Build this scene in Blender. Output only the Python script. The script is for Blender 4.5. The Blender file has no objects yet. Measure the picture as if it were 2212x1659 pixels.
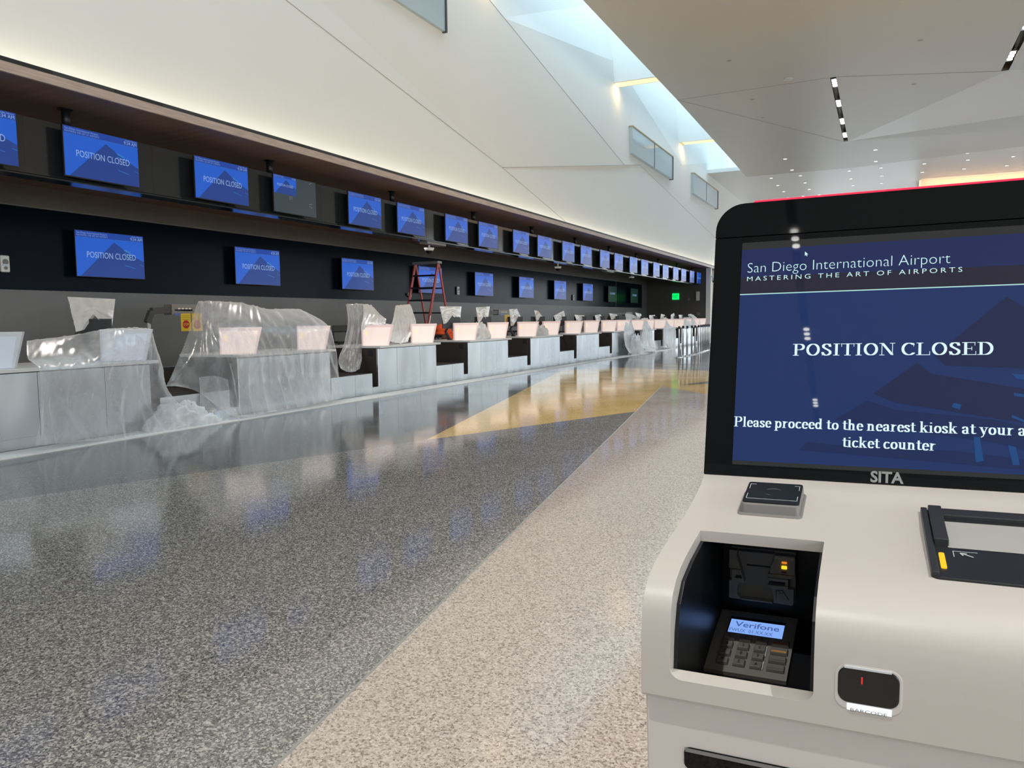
import bpy, bmesh, math, random
from mathutils import Vector, Matrix, noise
C = bpy.context.scene
COL = C.collection
PI = math.pi
# ------------------------------------------------------------------ camera
FPX = 1661.0; CX = 1106.0; CY = 829.5; EYE = 1.55
_ny = Vector((1902-CX, 680-CY, FPX)).normalized()            # receding direction of the counters
_dn = Vector((1305-CX, 19600.0, FPX)); _dn = (_dn - _ny*_dn.dot(_ny)).normalized()
_up = -_dn; _rx = _ny.cross(_up)
RW = Matrix((_rx, _ny, _up))                                  # camera (x right, y down, z fwd) -> world
def ray(px, py): return RW @ Vector((px-CX, py-CY, FPX))
def hit(px, py, ax, val):
    """point where the sight line of a measured pixel meets the plane axis=val"""
    d = ray(px, py); o = Vector((0, 0, EYE)); t = (val-o[ax])/d[ax]
    return o + d*t
cam = bpy.data.cameras.new('camera'); cam.sensor_width = 36; cam.lens = FPX/2212*36; cam.clip_end = 400; cam.clip_start = .05
co = bpy.data.objects.new('camera', cam); COL.objects.link(co)
_rot = Matrix((RW.col[0], -RW.col[1], -RW.col[2])).transposed()
co.matrix_world = Matrix.Translation((0, 0, EYE)) @ _rot.to_4x4()
C.camera = co
# ------------------------------------------------------------------ light
w = bpy.data.worlds.new('world'); C.world = w; w.use_nodes = True
bg = w.node_tree.nodes['Background']; bg.inputs[0].default_value = (.55, .78, 1, 1); bg.inputs[1].default_value = .6
def area(name, loc, sx, sy, power, color, direction):
    """rectangular light, sy along the hall"""
    l = bpy.data.lights.new(name, 'AREA'); l.shape = 'RECTANGLE'; l.size = sx; l.size_y = sy; l.energy = power; l.color = color
    o = bpy.data.objects.new(name, l); COL.objects.link(o)
    z = -Vector(direction).normalized(); y = Vector((0, 1, 0)) if abs(z.y) < .9 else Vector((0, 0, 1)); y = (y-z*y.dot(z)).normalized(); x = y.cross(z)
    o.matrix_world = Matrix.Translation(loc) @ Matrix((x, y, z)).transposed().to_4x4()
    return o
# daylight through the glazed front of the hall (right of the picture) and through the long skylight over the counters
for yc, p_ in ((-20, 1700), (-4, 1200), (12, 520), (28, 260), (44, 520), (62, 800), (80, 900), (98, 900)):
    area('window_daylight', (15.65, yc, 3.4 if yc < 50 else 4.8), 5.6 if yc < 50 else 8.4, 13.5, p_, (.82, .92, 1), (-1, 0, 0))
for yc in (-12, 6, 24, 42, 60):
    area('skylight_daylight', (-8.2, yc, 16.5), 6, 18, 1180, (.58, .83, 1), (0, 0, -1))
for yc in (-6, 12, 30, 48, 66):
    area('cove_led', (-9.30, yc, 4.585), .10, 18, 85, (1, .86, .62), (-.10, 0, 1))
area('end_glazing', (3.5, 111.5, 5.0), 24, 9, 1900, (.85, .93, 1), (0, -1, 0))
def spot(loc, power, color=(1, .965, .92), ang=95):
    l = bpy.data.lights.new('lamp_and_fill_spot', 'SPOT'); l.energy = power; l.color = color; l.spot_size = math.radians(ang); l.spot_blend = .8; l.shadow_soft_size = .08
    o = bpy.data.objects.new('lamp_and_fill_spot', l); COL.objects.link(o); o.location = loc
for x_, y_ in ((-1.67, 29.95), (-1.67, 32.85), (-1.67, 35.9), (-1.67, 38.65), (3.5, 17.5), (3.5, 20.5), (3.5, 23.5), (3.5, 26.5), (3.5, 29.5), (-1.35, -3), (3.5, 9), (-1.67, 9), (-4.5, 16), (3.5, 2), (-1.35, -24.3), (-1.35, -18.3), (-1.35, -13.1)): spot((x_, y_, 9.5), 1600)  # spots away from the modelled light slots are added to brighten the near floor
for k_ in range(13): spot((-10.75, -3.5+3.89*k_, 3.85), 105, (1, .93, .85), 150)
for x_, y_ in ((-4, 54), (4, 54), (-4, 64), (4, 64), (-4, 76), (4, 76)): spot((x_, y_, 9.9), 5200, ang=130)
C.view_settings.view_transform = 'Standard'; C.view_settings.look = 'None'
C.view_settings.exposure = 0.0; C.view_settings.gamma = 1; C.view_settings.use_curve_mapping = False
C.cycles.use_denoising = True
C.cycles.max_bounces = 8; C.cycles.transparent_max_bounces = 16; C.cycles.sample_clamp_indirect = 4
C.cycles.caustics_reflective = False; C.cycles.caustics_refractive = False
# ------------------------------------------------------------------ materials
def N(nt, t, **kw):
    n = nt.nodes.new(t)
    for k, v in kw.items(): setattr(n, k, v)
    return n
def mat(name, col, rough=.5, metal=0, spec=.5, emit=None, es=0, coat=0, coatr=.05, var=0, vscale=3, vstretch=(1, 1, 1), bump=0, bscale=40, rvar=0, detail=6):
    m = bpy.data.materials.new(name); m.use_nodes = True; nt = m.node_tree; b = nt.nodes['Principled BSDF']
    b.inputs['Base Color'].default_value = (*col, 1); b.inputs['Roughness'].default_value = rough; b.inputs['Metallic'].default_value = metal
    b.inputs['Specular IOR Level'].default_value = spec; b.inputs['Coat Weight'].default_value = coat; b.inputs['Coat Roughness'].default_value = coatr
    if emit: b.inputs['Emission Color'].default_value = (*emit, 1); b.inputs['Emission Strength'].default_value = es
    if var or bump or rvar:
        tc = N(nt, 'ShaderNodeTexCoord'); mp = N(nt, 'ShaderNodeMapping'); mp.inputs['Scale'].default_value = vstretch
        nt.links.new(tc.outputs['Object'], mp.inputs[0])
        no = N(nt, 'ShaderNodeTexNoise'); no.inputs['Scale'].default_value = vscale; no.inputs['Detail'].default_value = detail
        nt.links.new(mp.outputs[0], no.inputs['Vector'])
    if var:
        mx = N(nt, 'ShaderNodeMix', data_type='RGBA'); mr = N(nt, 'ShaderNodeMapRange')
        mr.inputs[1].default_value = .2; mr.inputs[2].default_value = .8
        nt.links.new(no.outputs['Fac'], mr.inputs[0]); nt.links.new(mr.outputs[0], mx.inputs[0])
        mx.inputs[6].default_value = (*[c*(1-var) for c in col], 1); mx.inputs[7].default_value = (*[min(1, c*(1+var)) for c in col], 1)
        nt.links.new(mx.outputs[2], b.inputs['Base Color'])
    if rvar:
        mr = N(nt, 'ShaderNodeMapRange'); mr.inputs[1].default_value = .3; mr.inputs[2].default_value = .7
        mr.inputs[3].default_value = max(.02, rough-rvar); mr.inputs[4].default_value = rough+rvar
        nt.links.new(no.outputs['Fac'], mr.inputs[0]); nt.links.new(mr.outputs[0], b.inputs['Roughness'])
    if bump:
        n2 = N(nt, 'ShaderNodeTexNoise'); n2.inputs['Scale'].default_value = bscale; n2.inputs['Detail'].default_value = 3
        bp = N(nt, 'ShaderNodeBump'); bp.inputs['Strength'].default_value = bump; bp.inputs['Distance'].default_value = .02
        nt.links.new(mp.outputs[0], n2.inputs['Vector']); nt.links.new(n2.outputs['Fac'], bp.inputs['Height']); nt.links.new(bp.outputs[0], b.inputs['Normal'])
    return m
def terrazzo(name, base, light, dark, rough=.105, pl=.78, pd=.2):
    m = bpy.data.materials.new(name); m.use_nodes = True; nt = m.node_tree; b = nt.nodes['Principled BSDF']
    tc = N(nt, 'ShaderNodeTexCoord')
    v1 = N(nt, 'ShaderNodeTexVoronoi'); v1.inputs['Scale'].default_value = 105
    v2 = N(nt, 'ShaderNodeTexVoronoi'); v2.inputs['Scale'].default_value = 190
    for v in (v1, v2): nt.links.new(tc.outputs['Object'], v.inputs['Vector'])
    def ramp(v, stops):
        s = N(nt, 'ShaderNodeSeparateColor'); nt.links.new(v.outputs['Color'], s.inputs[0])
        r = N(nt, 'ShaderNodeValToRGB'); r.color_ramp.interpolation = 'CONSTANT'
        e = r.color_ramp.elements
        e[0].position = 0; e[0].color = (*stops[0][1], 1); e[1].position = stops[1][0]; e[1].color = (*stops[1][1], 1)
        for p, c in stops[2:]:
            k = e.new(p); k.color = (*c, 1)
        nt.links.new(s.outputs[0], r.inputs[0]); return r
    mid = tuple((a+b_)/2 for a, b_ in zip(base, light))
    r1 = ramp(v1, [(0, dark), (pd, base), (pl-.13, mid), (pl, light)])
    r2 = ramp(v2, [(0, dark), (pd, base), (pl, mid), (pl+.13, light)])
    mx = N(nt, 'ShaderNodeMix', data_type='RGBA'); mx.inputs[0].default_value = .45
    nt.links.new(r1.outputs[0], mx.inputs[6]); nt.links.new(r2.outputs[0], mx.inputs[7])
    nt.links.new(mx.outputs[2], b.inputs['Base Color'])
    b.inputs['Roughness'].default_value = rough; b.inputs['Specular IOR Level'].default_value = .5
    n2 = N(nt, 'ShaderNodeTexNoise'); n2.inputs['Scale'].default_value = .9; n2.inputs['Detail'].default_value = 3
    nt.links.new(tc.outputs['Object'], n2.inputs['Vector'])
    mr = N(nt, 'ShaderNodeMapRange'); mr.inputs[1].default_value = .35; mr.inputs[2].default_value = .65; mr.inputs[3].default_value = rough*.75; mr.inputs[4].default_value = rough*1.3
    nt.links.new(n2.outputs['Fac'], mr.inputs[0]); nt.links.new(mr.outputs[0], b.inputs['Roughness'])
    return m
def plastic(name, opac=.3, scale=9, stretch=(1, 1, .35), tint=(.93, .93, .94), gloss=.25, bump=.35, lo=.55):
    """thin clear-milky plastic film: part see-through, part scattering, glossy wrinkles"""
    m = bpy.data.materials.new(name); m.use_nodes = True; nt = m.node_tree
    for n in list(nt.nodes): nt.nodes.remove(n)
    out = N(nt, 'ShaderNodeOutputMaterial'); tr = N(nt, 'ShaderNodeBsdfTransparent'); tr.inputs[0].default_value = (.95, .95, .96, 1)
    df = N(nt, 'ShaderNodeBsdfDiffuse'); df.inputs[0].default_value = (*tint, 1)
    tl = N(nt, 'ShaderNodeBsdfTranslucent'); tl.inputs[0].default_value = (*tint, 1)
    gl = N(nt, 'ShaderNodeBsdfGlossy'); gl.inputs['Roughness'].default_value = .26; gl.inputs[0].default_value = (1, 1, 1, 1)
    tc = N(nt, 'ShaderNodeTexCoord'); mp = N(nt, 'ShaderNodeMapping'); mp.inputs['Scale'].default_value = stretch
    nt.links.new(tc.outputs['Object'], mp.inputs[0])
    no = N(nt, 'ShaderNodeTexNoise'); no.inputs['Scale'].default_value = scale; no.inputs['Detail'].default_value = 3; no.inputs['Distortion'].default_value = .3
    nt.links.new(mp.outputs[0], no.inputs['Vector'])
    bp = N(nt, 'ShaderNodeBump'); bp.inputs['Strength'].default_value = bump; bp.inputs['Distance'].default_value = .03
    nt.links.new(no.outputs['Fac'], bp.inputs['Height'])
    for s in (gl, df): nt.links.new(bp.outputs[0], s.inputs['Normal'])
    m1 = N(nt, 'ShaderNodeMixShader'); m1.inputs[0].default_value = .3
    nt.links.new(df.outputs[0], m1.inputs[1]); nt.links.new(tl.outputs[0], m1.inputs[2])
    mr = N(nt, 'ShaderNodeMapRange'); mr.inputs[1].default_value = .38; mr.inputs[2].default_value = .72
    mr.inputs[3].default_value = opac*max(lo, .75); mr.inputs[4].default_value = min(.95, opac*1.3)
    lw = N(nt, 'ShaderNodeLayerWeight'); lw.inputs['Blend'].default_value = .5; pw = N(nt, 'ShaderNodeMath', operation='POWER'); pw.inputs[1].default_value = 2.2; nt.links.new(lw.outputs['Facing'], pw.inputs[0])
    ma = N(nt, 'ShaderNodeMath', operation='MULTIPLY_ADD', use_clamp=True); ma.inputs[1].default_value = .75; nt.links.new(pw.outputs[0], ma.inputs[0])
    nt.links.new(no.outputs['Fac'], mr.inputs[0]); nt.links.new(mr.outputs[0], ma.inputs[2])
    m2 = N(nt, 'ShaderNodeMixShader'); nt.links.new(ma.outputs[0], m2.inputs[0])
    nt.links.new(tr.outputs[0], m2.inputs[1]); nt.links.new(m1.outputs[0], m2.inputs[2])
    fr = N(nt, 'ShaderNodeFresnel'); fr.inputs['IOR'].default_value = 1.35; nt.links.new(bp.outputs[0], fr.inputs['Normal'])
    ad = N(nt, 'ShaderNodeMath', operation='MULTIPLY_ADD'); ad.inputs[1].default_value = gloss*2.2; ad.inputs[2].default_value = gloss*.16
    nt.links.new(fr.outputs[0], ad.inputs[0])
    m3 = N(nt, 'ShaderNodeMixShader'); nt.links.new(ad.outputs[0], m3.inputs[0])
    nt.links.new(m2.outputs[0], m3.inputs[1]); nt.links.new(gl.outputs[0], m3.inputs[2])
    nt.links.new(m3.outputs[0], out.inputs[0])
    return m
def emat(name, col, s=1.0, rough=.3, spec=.35, base=(.02, .02, .02)):
    return mat(name, base, rough, 0, spec, emit=col, es=s)
M = dict(
 white_wall=mat('white_wall', (.87, .855, .81), .6, var=.012, vscale=.4),
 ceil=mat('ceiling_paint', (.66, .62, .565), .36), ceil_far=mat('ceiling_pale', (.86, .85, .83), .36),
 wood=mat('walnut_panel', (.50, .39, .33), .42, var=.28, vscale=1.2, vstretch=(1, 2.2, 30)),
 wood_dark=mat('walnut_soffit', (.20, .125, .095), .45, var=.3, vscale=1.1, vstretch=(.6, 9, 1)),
 black=mat('black_gap', (.012, .013, .015), .5), black_gloss=mat('black_gloss', (.004, .005, .006), .018, spec=.22),
 band=mat('navy_glass', (.0022, .006, .012), .25, spec=.09), panel=mat('dark_display_panel', (.020, .022, .024), .13, spec=.9),
 concrete=mat('grey_wall_panel', (.165, .17, .168), .42, var=.12, vscale=1.3, spec=.4), concrete_up=mat('grey_wall_upper', (.135, .13, .12), .5, var=.08, vscale=1.3),
 endwall=mat('end_wall', (.095, .092, .085), .5), brown_dark=mat('dark_brown', (.040, .033, .028), .45), beige=mat('beige_wall', (.42, .34, .27), .6),
 kerb=mat('pale_stone', (.80, .79, .76), .4, var=.04, vscale=6), steel=mat('brushed_steel', (.46, .485, .50), .30, 1, var=.22, vscale=1.3, vstretch=(1, 1.8, .7), rvar=.06, detail=0),
 steel_edge=mat('steel_edge', (.75, .77, .78), .25, 1), top=mat('counter_slab', (.66, .66, .65), .35), chrome=mat('chrome', (.7, .71, .72), .18, 1),
 post_steel=mat('satin_steel', (.48, .49, .50), .42, .75), dark_plastic=mat('dark_plastic', (.018, .019, .021), .4), grey_plastic=mat('grey_plastic', (.20, .20, .20), .45),
 white_plastic=mat('white_plastic', (.75, .75, .74), .4), lit=mat('lit_acrylic', (.72, .60, .58), .4, emit=(1, .70, .64), es=.30), lit_in=mat('lit_acrylic_core', (.7, .6, .56), .4, emit=(1, .80, .72), es=.52),
 lit_glow=mat('lamp_glow', (.8, .6, .4), .4, emit=(1, .70, .40), es=.72), unlit=mat('unlit_acrylic', (.70, .71, .74), .4), unlit_glow=mat('unlit_core_added_glow', (.62, .66, .74), .4, emit=(.8, .87, 1), es=.12),  # unlit core: faint bluish glow put into the material, no lamp behind it
 red=mat('red_fibreglass', (.36, .035, .022), .4), black_metal=mat('black_metal', (.015, .016, .018), .4, .3), orange=mat('orange_fabric', (.85, .10, .015), .7), brown=mat('brown_leather', (.13, .06, .045), .5),
 yellow=mat('yellow_plastic', (.72, .50, .01), .45), stopred=mat('stop_red', (.45, .01, .015), .5), signwhite=mat('sign_white', (.85, .82, .70), .5), blueclip=mat('blue_clip', (.08, .14, .42), .4),
 glass=mat('window_glass', (.47, .56, .60), .08, spec=.8), exit=emat('exit_green', (.0, .95, .16), 1.2), lamp=emat('lamp_white', (1, .96, .9), 30), small=emat('downlight_lens', (1, .97, .92), 2.2), trough=mat('trough_metal', (.20, .17, .13), .35, .5),
 film=plastic('plastic_film', .27, 5, (1, 1, .45), gloss=.035, bump=.12), film_milky=plastic('milky_plastic', .84, 9, (1, 1, .8), (.92, .90, .87), .10, bump=.2, lo=.9), film_thin=plastic('clear_film', .27, 7, (1, 1, .5), gloss=.09, bump=.2), film_far=plastic('white_film', .66, 5, (1, 1, .3), (.9, .92, .93), .05, bump=.2, lo=.8),
 peach=mat('peach_wall', (.70, .55, .46), .6), darkgrey=mat('charcoal', (.06, .06, .058), .5),
)
T = dict(grey=terrazzo('terrazzo_grey', (.165, .163, .157), (.56, .54, .50), (.05, .05, .05)), slate=terrazzo('terrazzo_slate', (.092, .099, .100), (.31, .315, .31), (.03, .032, .034)),
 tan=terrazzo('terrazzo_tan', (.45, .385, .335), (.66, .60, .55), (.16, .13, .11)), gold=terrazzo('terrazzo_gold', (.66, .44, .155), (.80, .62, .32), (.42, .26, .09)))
# ------------------------------------------------------------------ mesh building
class MB:
    def __init__(s): s.v = []; s.f = []; s.m = []; s.sm = []
    def add(s, vs, fs, mi=0, smooth=False):
        o = len(s.v); s.v += [tuple(p) for p in vs]
        for f in fs: s.f.append(tuple(i+o for i in f)); s.m.append(mi); s.sm.append(smooth)
        return s
    def box(s, a, b, mi=0):
        (x0, y0, z0), (x1, y1, z1) = a, b
        return s.add([(x0, y0, z0), (x1, y0, z0), (x1, y1, z0), (x0, y1, z0), (x0, y0, z1), (x1, y0, z1), (x1, y1, z1), (x0, y1, z1)],
                     [(0, 3, 2, 1), (4, 5, 6, 7), (0, 1, 5, 4), (1, 2, 6, 5), (2, 3, 7, 6), (3, 0, 4, 7)], mi)
    def hexa(s, p, mi=0):  # 8 points, bottom ring then top ring
        return s.add(p, [(0, 3, 2, 1), (4, 5, 6, 7), (0, 1, 5, 4), (1, 2, 6, 5), (2, 3, 7, 6), (3, 0, 4, 7)], mi)
    def cyl(s, p0, p1, r0, r1=None, n=16, mi=0, smooth=True):
        r1 = r0 if r1 is None else r1; p0 = Vector(p0); p1 = Vector(p1); d = (p1-p0).normalized()
        a = d.orthogonal().normalized(); b = d.cross(a); vs = []
        for p, r in ((p0, r0), (p1, r1)):
            for i in range(n):
                t = 2*PI*i/n; vs.append(p + a*math.cos(t)*r + b*math.sin(t)*r)
        s.add(vs, [(i, (i+1) % n, n+(i+1) % n, n+i) for i in range(n)], mi, smooth)
        o = len(s.v)-2*n
        s.f.append(tuple(o+i for i in reversed(range(n)))); s.m.append(mi); s.sm.append(False)
        s.f.append(tuple(o+n+i for i in range(n))); s.m.append(mi); s.sm.append(False)
        return s
    def tube(s, pts, r, n=8, mi=0):
        for a, b in zip(pts[:-1], pts[1:]): s.cyl(a, b, r, n=n, mi=mi)
        return s
    def prism(s, poly, fn0, fn1, mi=0):
        """polygon swept between two mappings of its 2-D points"""
        n = len(poly); vs = [fn0(*p) for p in poly]+[fn1(*p) for p in poly]
        return s.add(vs, [tuple(range(n))[::-1], tuple(range(n, 2*n))]+[(i, (i+1) % n, n+(i+1) % n, n+i) for i in range(n)], mi)
    def grid(s, P, mi=0, smooth=True):
        nu = len(P); nv = len(P[0]); vs = [p for r in P for p in r]
        return s.add(vs, [(i*nv+j, (i+1)*nv+j, (i+1)*nv+j+1, i*nv+j+1) for i in range(nu-1) for j in range(nv-1)], mi, smooth)
    def bar(s, a, b, wx, wy, up=(0, 0, 1), mi=0):
        a = Vector(a); b = Vector(b); d = (b-a).normalized(); u = Vector(up); u = (u-d*u.dot(d)).normalized(); r = d.cross(u)
        q = [r*i*wx/2+u*j*wy/2 for i, j in ((-1, -1), (1, -1), (1, 1), (-1, 1))]
        return s.hexa([a+k for k in q]+[b+k for k in q], mi)
    def build(s, name, mats, parent=None, loc=None, bevel=0, seg=2, recalc=True):
        me = bpy.data.meshes.new(name); me.from_pydata(s.v, [], s.f)
        mats = mats if isinstance(mats, (list, tuple)) else [mats]
        for m in mats: me.materials.append(m)
        for p, mi, sm in zip(me.polygons, s.m, s.sm): p.material_index = mi; p.use_smooth = sm
        if recalc:
            bm = bmesh.new(); bm.from_mesh(me); bmesh.ops.recalc_face_normals(bm, faces=bm.faces[:]); bm.to_mesh(me); bm.free()
        o = bpy.data.objects.new(name, me); COL.objects.link(o)
        if parent: o.parent = parent
        if loc: o.location = loc
        if bevel:
            b = o.modifiers.new('bevel', 'BEVEL'); b.width = bevel; b.segments = seg; b.limit_method = 'ANGLE'; b.angle_limit = .6
        return o
def tag(o, label, cat, group=None, kind=None):
    if label: o['label'] = label
    if cat: o['category'] = cat
    if group: o['group'] = group
    if kind: o['kind'] = kind
    return o
def struct(o, label=None, cat=None):
    o['kind'] = 'structure'
    if label: o['label'] = label; o['category'] = cat
    return o
def thing(name, label, cat, loc=(0, 0, 0), rz=0, group=None):
    o = bpy.data.objects.new(name, None); COL.objects.link(o); o.location = loc; o.rotation_euler = (0, 0, rz); o.empty_display_size = .2
    return tag(o, label, cat, group)
def dup(root, loc=None, label=None, group=None, rz=None):
    r = root.copy(); COL.objects.link(r)
    if loc is not None: r.location = loc
    if rz is not None: r.rotation_euler = (0, 0, rz)
    if label: r['label'] = label
    if group: r['group'] = group
    for ch in root.children:
        c = ch.copy(); COL.objects.link(c); c.parent = r
        for g in ch.children:
            d = g.copy(); COL.objects.link(d); d.parent = c
    return r
ORD = 'first second third fourth fifth sixth seventh eighth ninth tenth eleventh twelfth thirteenth fourteenth fifteenth sixteenth seventeenth eighteenth nineteenth twentieth twenty-first twenty-second twenty-third twenty-fourth'.split()
_tc = {}
def text2d(txt, h, xs=1.0, sp=1.0, off=0.0):
    """built-in typeface as flat mesh; capital height h; returns verts, faces, width"""
    k = (txt, sp, off)
    if k not in _tc:
        cu = bpy.data.curves.new('t', 'FONT'); cu.body = txt; cu.size = 1; cu.space_character = sp; cu.offset = off; cu.resolution_u = 3
        o = bpy.data.objects.new('t', cu); COL.objects.link(o); bpy.context.view_layer.update()
        me = bpy.data.meshes.new_from_object(o.evaluated_get(bpy.context.evaluated_depsgraph_get()))
        _tc[k] = ([tuple(v.co[:2]) for v in me.vertices], [tuple(p.vertices) for p in me.polygons])
        bpy.data.objects.remove(o); bpy.data.curves.remove(cu); bpy.data.meshes.remove(me)
    v, f = _tc[k]; sc = h/.70
    x0 = min(p[0] for p in v)
    v2 = [((p[0]-x0)*sc*xs, p[1]*sc) for p in v]
    return v2, f, max(p[0] for p in v2)
def add_text(mb, txt, h, fn, x=0, y=0, xs=1.0, sp=1.0, off=0.0, align='L', width=None, mi=0):
    v, f, wd = text2d(txt, h, xs, sp, off)
    k = width/wd if width else 1.0; wd *= k
    dx = x - (wd/2 if align == 'C' else wd if align == 'R' else 0)
    mb.add([fn(p[0]*k+dx, p[1]+y) for p in v], f, mi)
    return wd
def cr(p, t):
    """catmull-rom through list p at parameter t in 0..1"""
    n = len(p)-1; x = min(max(t, 0), .99999)*n; i = int(x); u = x-i
    a, b, c, d = p[max(i-1, 0)], p[i], p[i+1], p[min(i+2, n)]
    return .5*((2*b)+(c-a)*u+(2*a-5*b+4*c-d)*u*u+(3*b-a-3*c+d)*u*u*u)
def sheet(cols, nu, nv, amp=.03, seed=0, fu=9, fv=1.6, amp0=.2, fine=.0035):
    """draped film through columns of world points, with folds that open towards the hem"""
    cols = [[Vector(p) for p in c] for c in cols]; G = []
    for i in range(nu):
        u = i/(nu-1); row = []
        for j in range(nv):
            v = j/(nv-1); row.append(cr([cr(c, v) for c in cols], u))
        G.append(row)
    out = []
    for i in range(nu):
        row = []
        for j in range(nv):
            a = G[min(i+1, nu-1)][j]-G[max(i-1, 0)][j]; b = G[i][min(j+1, nv-1)]-G[i][max(j-1, 0)]
            n = a.cross(b); n = n.normalized() if n.length > 1e-6 else Vector((1, 0, 0))
            if n.x < 0: n = -n
            u = i/(nu-1); v = j/(nv-1)
            wv = noise.noise(Vector((u*3+seed, v*2, 1)))*.6
            mk = .35+.65*max(0, min(1, .5+1.3*noise.noise(Vector((u*4+seed*3, v*2.5, seed+2)))))
            rg = lambda x, y, z: max(0, 1-abs(noise.noise(Vector((x, y, z))))*2.6)**2.4
            r = mk*rg(u*fu+wv*2+seed*7, v*fv, seed)+.55*rg((u+v*.35)*fu*1.7+wv, v*2.2, seed+3)*(1-mk)+.4*noise.noise(Vector((u*fu*.45+seed, v*fv+3, seed+9)))
            f = noise.noise(Vector((u*fu*3+seed, v*fv*6, seed+5)))
            p = G[i][j]+n*(amp*(amp0+(1-amp0)*v)*r+fine*f)
            if p.z < .012: p.z = .012+.01*abs(f)
            row.append(p)
        out.append(row)
    return out
# ------------------------------------------------------------------ floor
def floor():
    bm = bmesh.new()
    X0, X1, Y0, Y1 = -16, 17, -34, 112
    vs = [bm.verts.new(p) for p in ((X0, Y0, 0), (X1, Y0, 0), (X1, Y1, 0), (X0, Y1, 0))]; bm.faces.new(vs)
    g = lambda x, y: Vector(hit(x, y, 2, 0)[:2])
    b0, b1, y2, y3, t0, tA, tB = g(0, 1082), g(921, 950), g(1214, 800), g(1371, 889), g(590, 1659), g(1429, 834), g(1525, 851)
    yt0, yt1, w0, w1, w2 = g(1340, 794), g(1527, 801), g(1466, 832), g(1527, 824), g(1527, 829)
    def ext(a, b, k): return b+(b-a)*k
    slate = [ext(b1, b0, 8), b0, b1, y2, (y2.x-.35, y2.y+1.2), Vector((-8.9, 23.5)), Vector((-30, 23.5)), Vector((-30, b0.y-20))]
    tanE = ext(tA, tB, 9)
    tan = [ext(tA, t0, 3), tA, tB, tanE, Vector((40, -40))]
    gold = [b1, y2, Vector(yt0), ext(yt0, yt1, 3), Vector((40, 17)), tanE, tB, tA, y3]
    wedge = [w0, w1, ext(w0, w1, 9), ext(w0, w2, 9), w2]
    wE1 = ext(w0, w1, 9); wE2 = ext(w0, w2, 9); wedge = [w0, wE1, wE2]
    far = [Vector((-30, 23.2)), yt0, ext(yt0, yt1, 8), Vector((60, 120)), Vector((-30, 120))]
    def inside(p, poly):
        r = False; n = len(poly)
        for i in range(n):
            a, b = poly[i], poly[(i+1) % n]
            if (a[1] > p[1]) != (b[1] > p[1]) and p[0] < (b[0]-a[0])*(p[1]-a[1])/(b[1]-a[1])+a[0]: r = not r
        return r
    lines = [(b0, b1), (b1, y2), (b1, y3), (tA, t0), (tA, tB), (yt0, yt1), (w0, w1), (w0, w2), (y2, yt0), (Vector((0, 23.5)), Vector((1, 23.5))), (Vector((-8.9, 0)), Vector((-8.9, 1)))]
    for a, b in lines:
        d = Vector(b)-Vector(a); no = Vector((-d.y, d.x, 0)).normalized()
        bmesh.ops.bisect_plane(bm, geom=bm.verts[:]+bm.edges[:]+bm.faces[:], plane_co=(a[0], a[1], 0), plane_no=no, dist=1e-5)
    for f in bm.faces:
        c = f.calc_center_median(); p = (c.x, c.y)
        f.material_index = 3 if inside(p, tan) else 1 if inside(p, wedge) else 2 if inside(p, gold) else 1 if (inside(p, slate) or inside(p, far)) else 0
    me = bpy.data.meshes.new('floor'); bm.to_mesh(me); bm.free()
    for m in (T['grey'], T['slate'], T['gold'], T['tan']): me.materials.append(m)
    o = bpy.data.objects.new('floor', me); COL.objects.link(o); struct(o)
    a = Vector((*ext(tA, t0, .6), 0)); b = Vector((*tA, 0))
    mb = MB(); mb.bar(a+Vector((0, 0, -.004)), b+Vector((0, 0, -.004)), .014, .010)
    struct(mb.build('trim_1', mat('divider_strip', (.30, .30, .28), .4)))
floor()
# ------------------------------------------------------------------ left side: back wall, bands, soffit
YN, YE = -34.0, 47.2
XB, XW, XF = -13.2, -9.5, -9.2
def zs(slope, X): return EYE - slope*X    # height of a long line seen with rise 'slope' per metre of depth
mb = MB(); mb.box((XB-.2, YN, 0), (XB, YE+.2, .62)); struct(mb.build('wall_base', M['brown_dark']))
mb = MB(); mb.box((XB-.2, YN, .635), (XB, YE+.2, 2.122)); struct(mb.build('wall_left', M['concrete']))
mb = MB(); mb.box((XB-.2, YN, 2.122), (XB-.03, 46.25, 3.547)); mb.box((XB-.035, 41.02, 2.122), (XB-.024, 41.12, 3.547), 1)
struct(mb.build('wall_left_band', [M['band'], M['black']]))
mb = MB(); mb.box((XB-.2, YN, 3.547), (XB, YE+.2, 4.0)); mb.box((XB-.2, 46.25, 2.122), (XB, YE+.2, 3.547)); struct(mb.build('wall_left_upper', M['concrete_up']))
mb = MB(); mb.box((XB-.03, YN, 3.533), (XB+.006, 46.26, 3.549)); mb.box((XB-.03, 46.24, 2.122), (XB+.006, 46.26, 3.549)); struct(mb.build('trim_2', M['grey_plastic']))
mb = MB(); mb.box((XB-.2, YE, 0), (XW, YE+.25, 4.46)); struct(mb.build('wall_end', M['endwall']))
mb = MB(); mb.box((XW-.02, YE-.12, 0), (XW+.26, YE+.2, 4.455)); struct(mb.build('trim_3', M['white_wall']))
mb = MB(); mb.box((XW-.4, YE+.25, 0), (XW-.1, 80, 4.46)); struct(mb.build('wall_beyond', M['beige']))
zb, zt, zk = 4.454, 4.572, 4.634
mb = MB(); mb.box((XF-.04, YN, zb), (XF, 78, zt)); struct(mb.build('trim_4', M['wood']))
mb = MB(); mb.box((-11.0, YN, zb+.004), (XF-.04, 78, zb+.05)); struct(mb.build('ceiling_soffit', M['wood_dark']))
mb = MB()
mb.box((XF-.12, YN, zt), (XF-.03, 78, zk))
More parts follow.
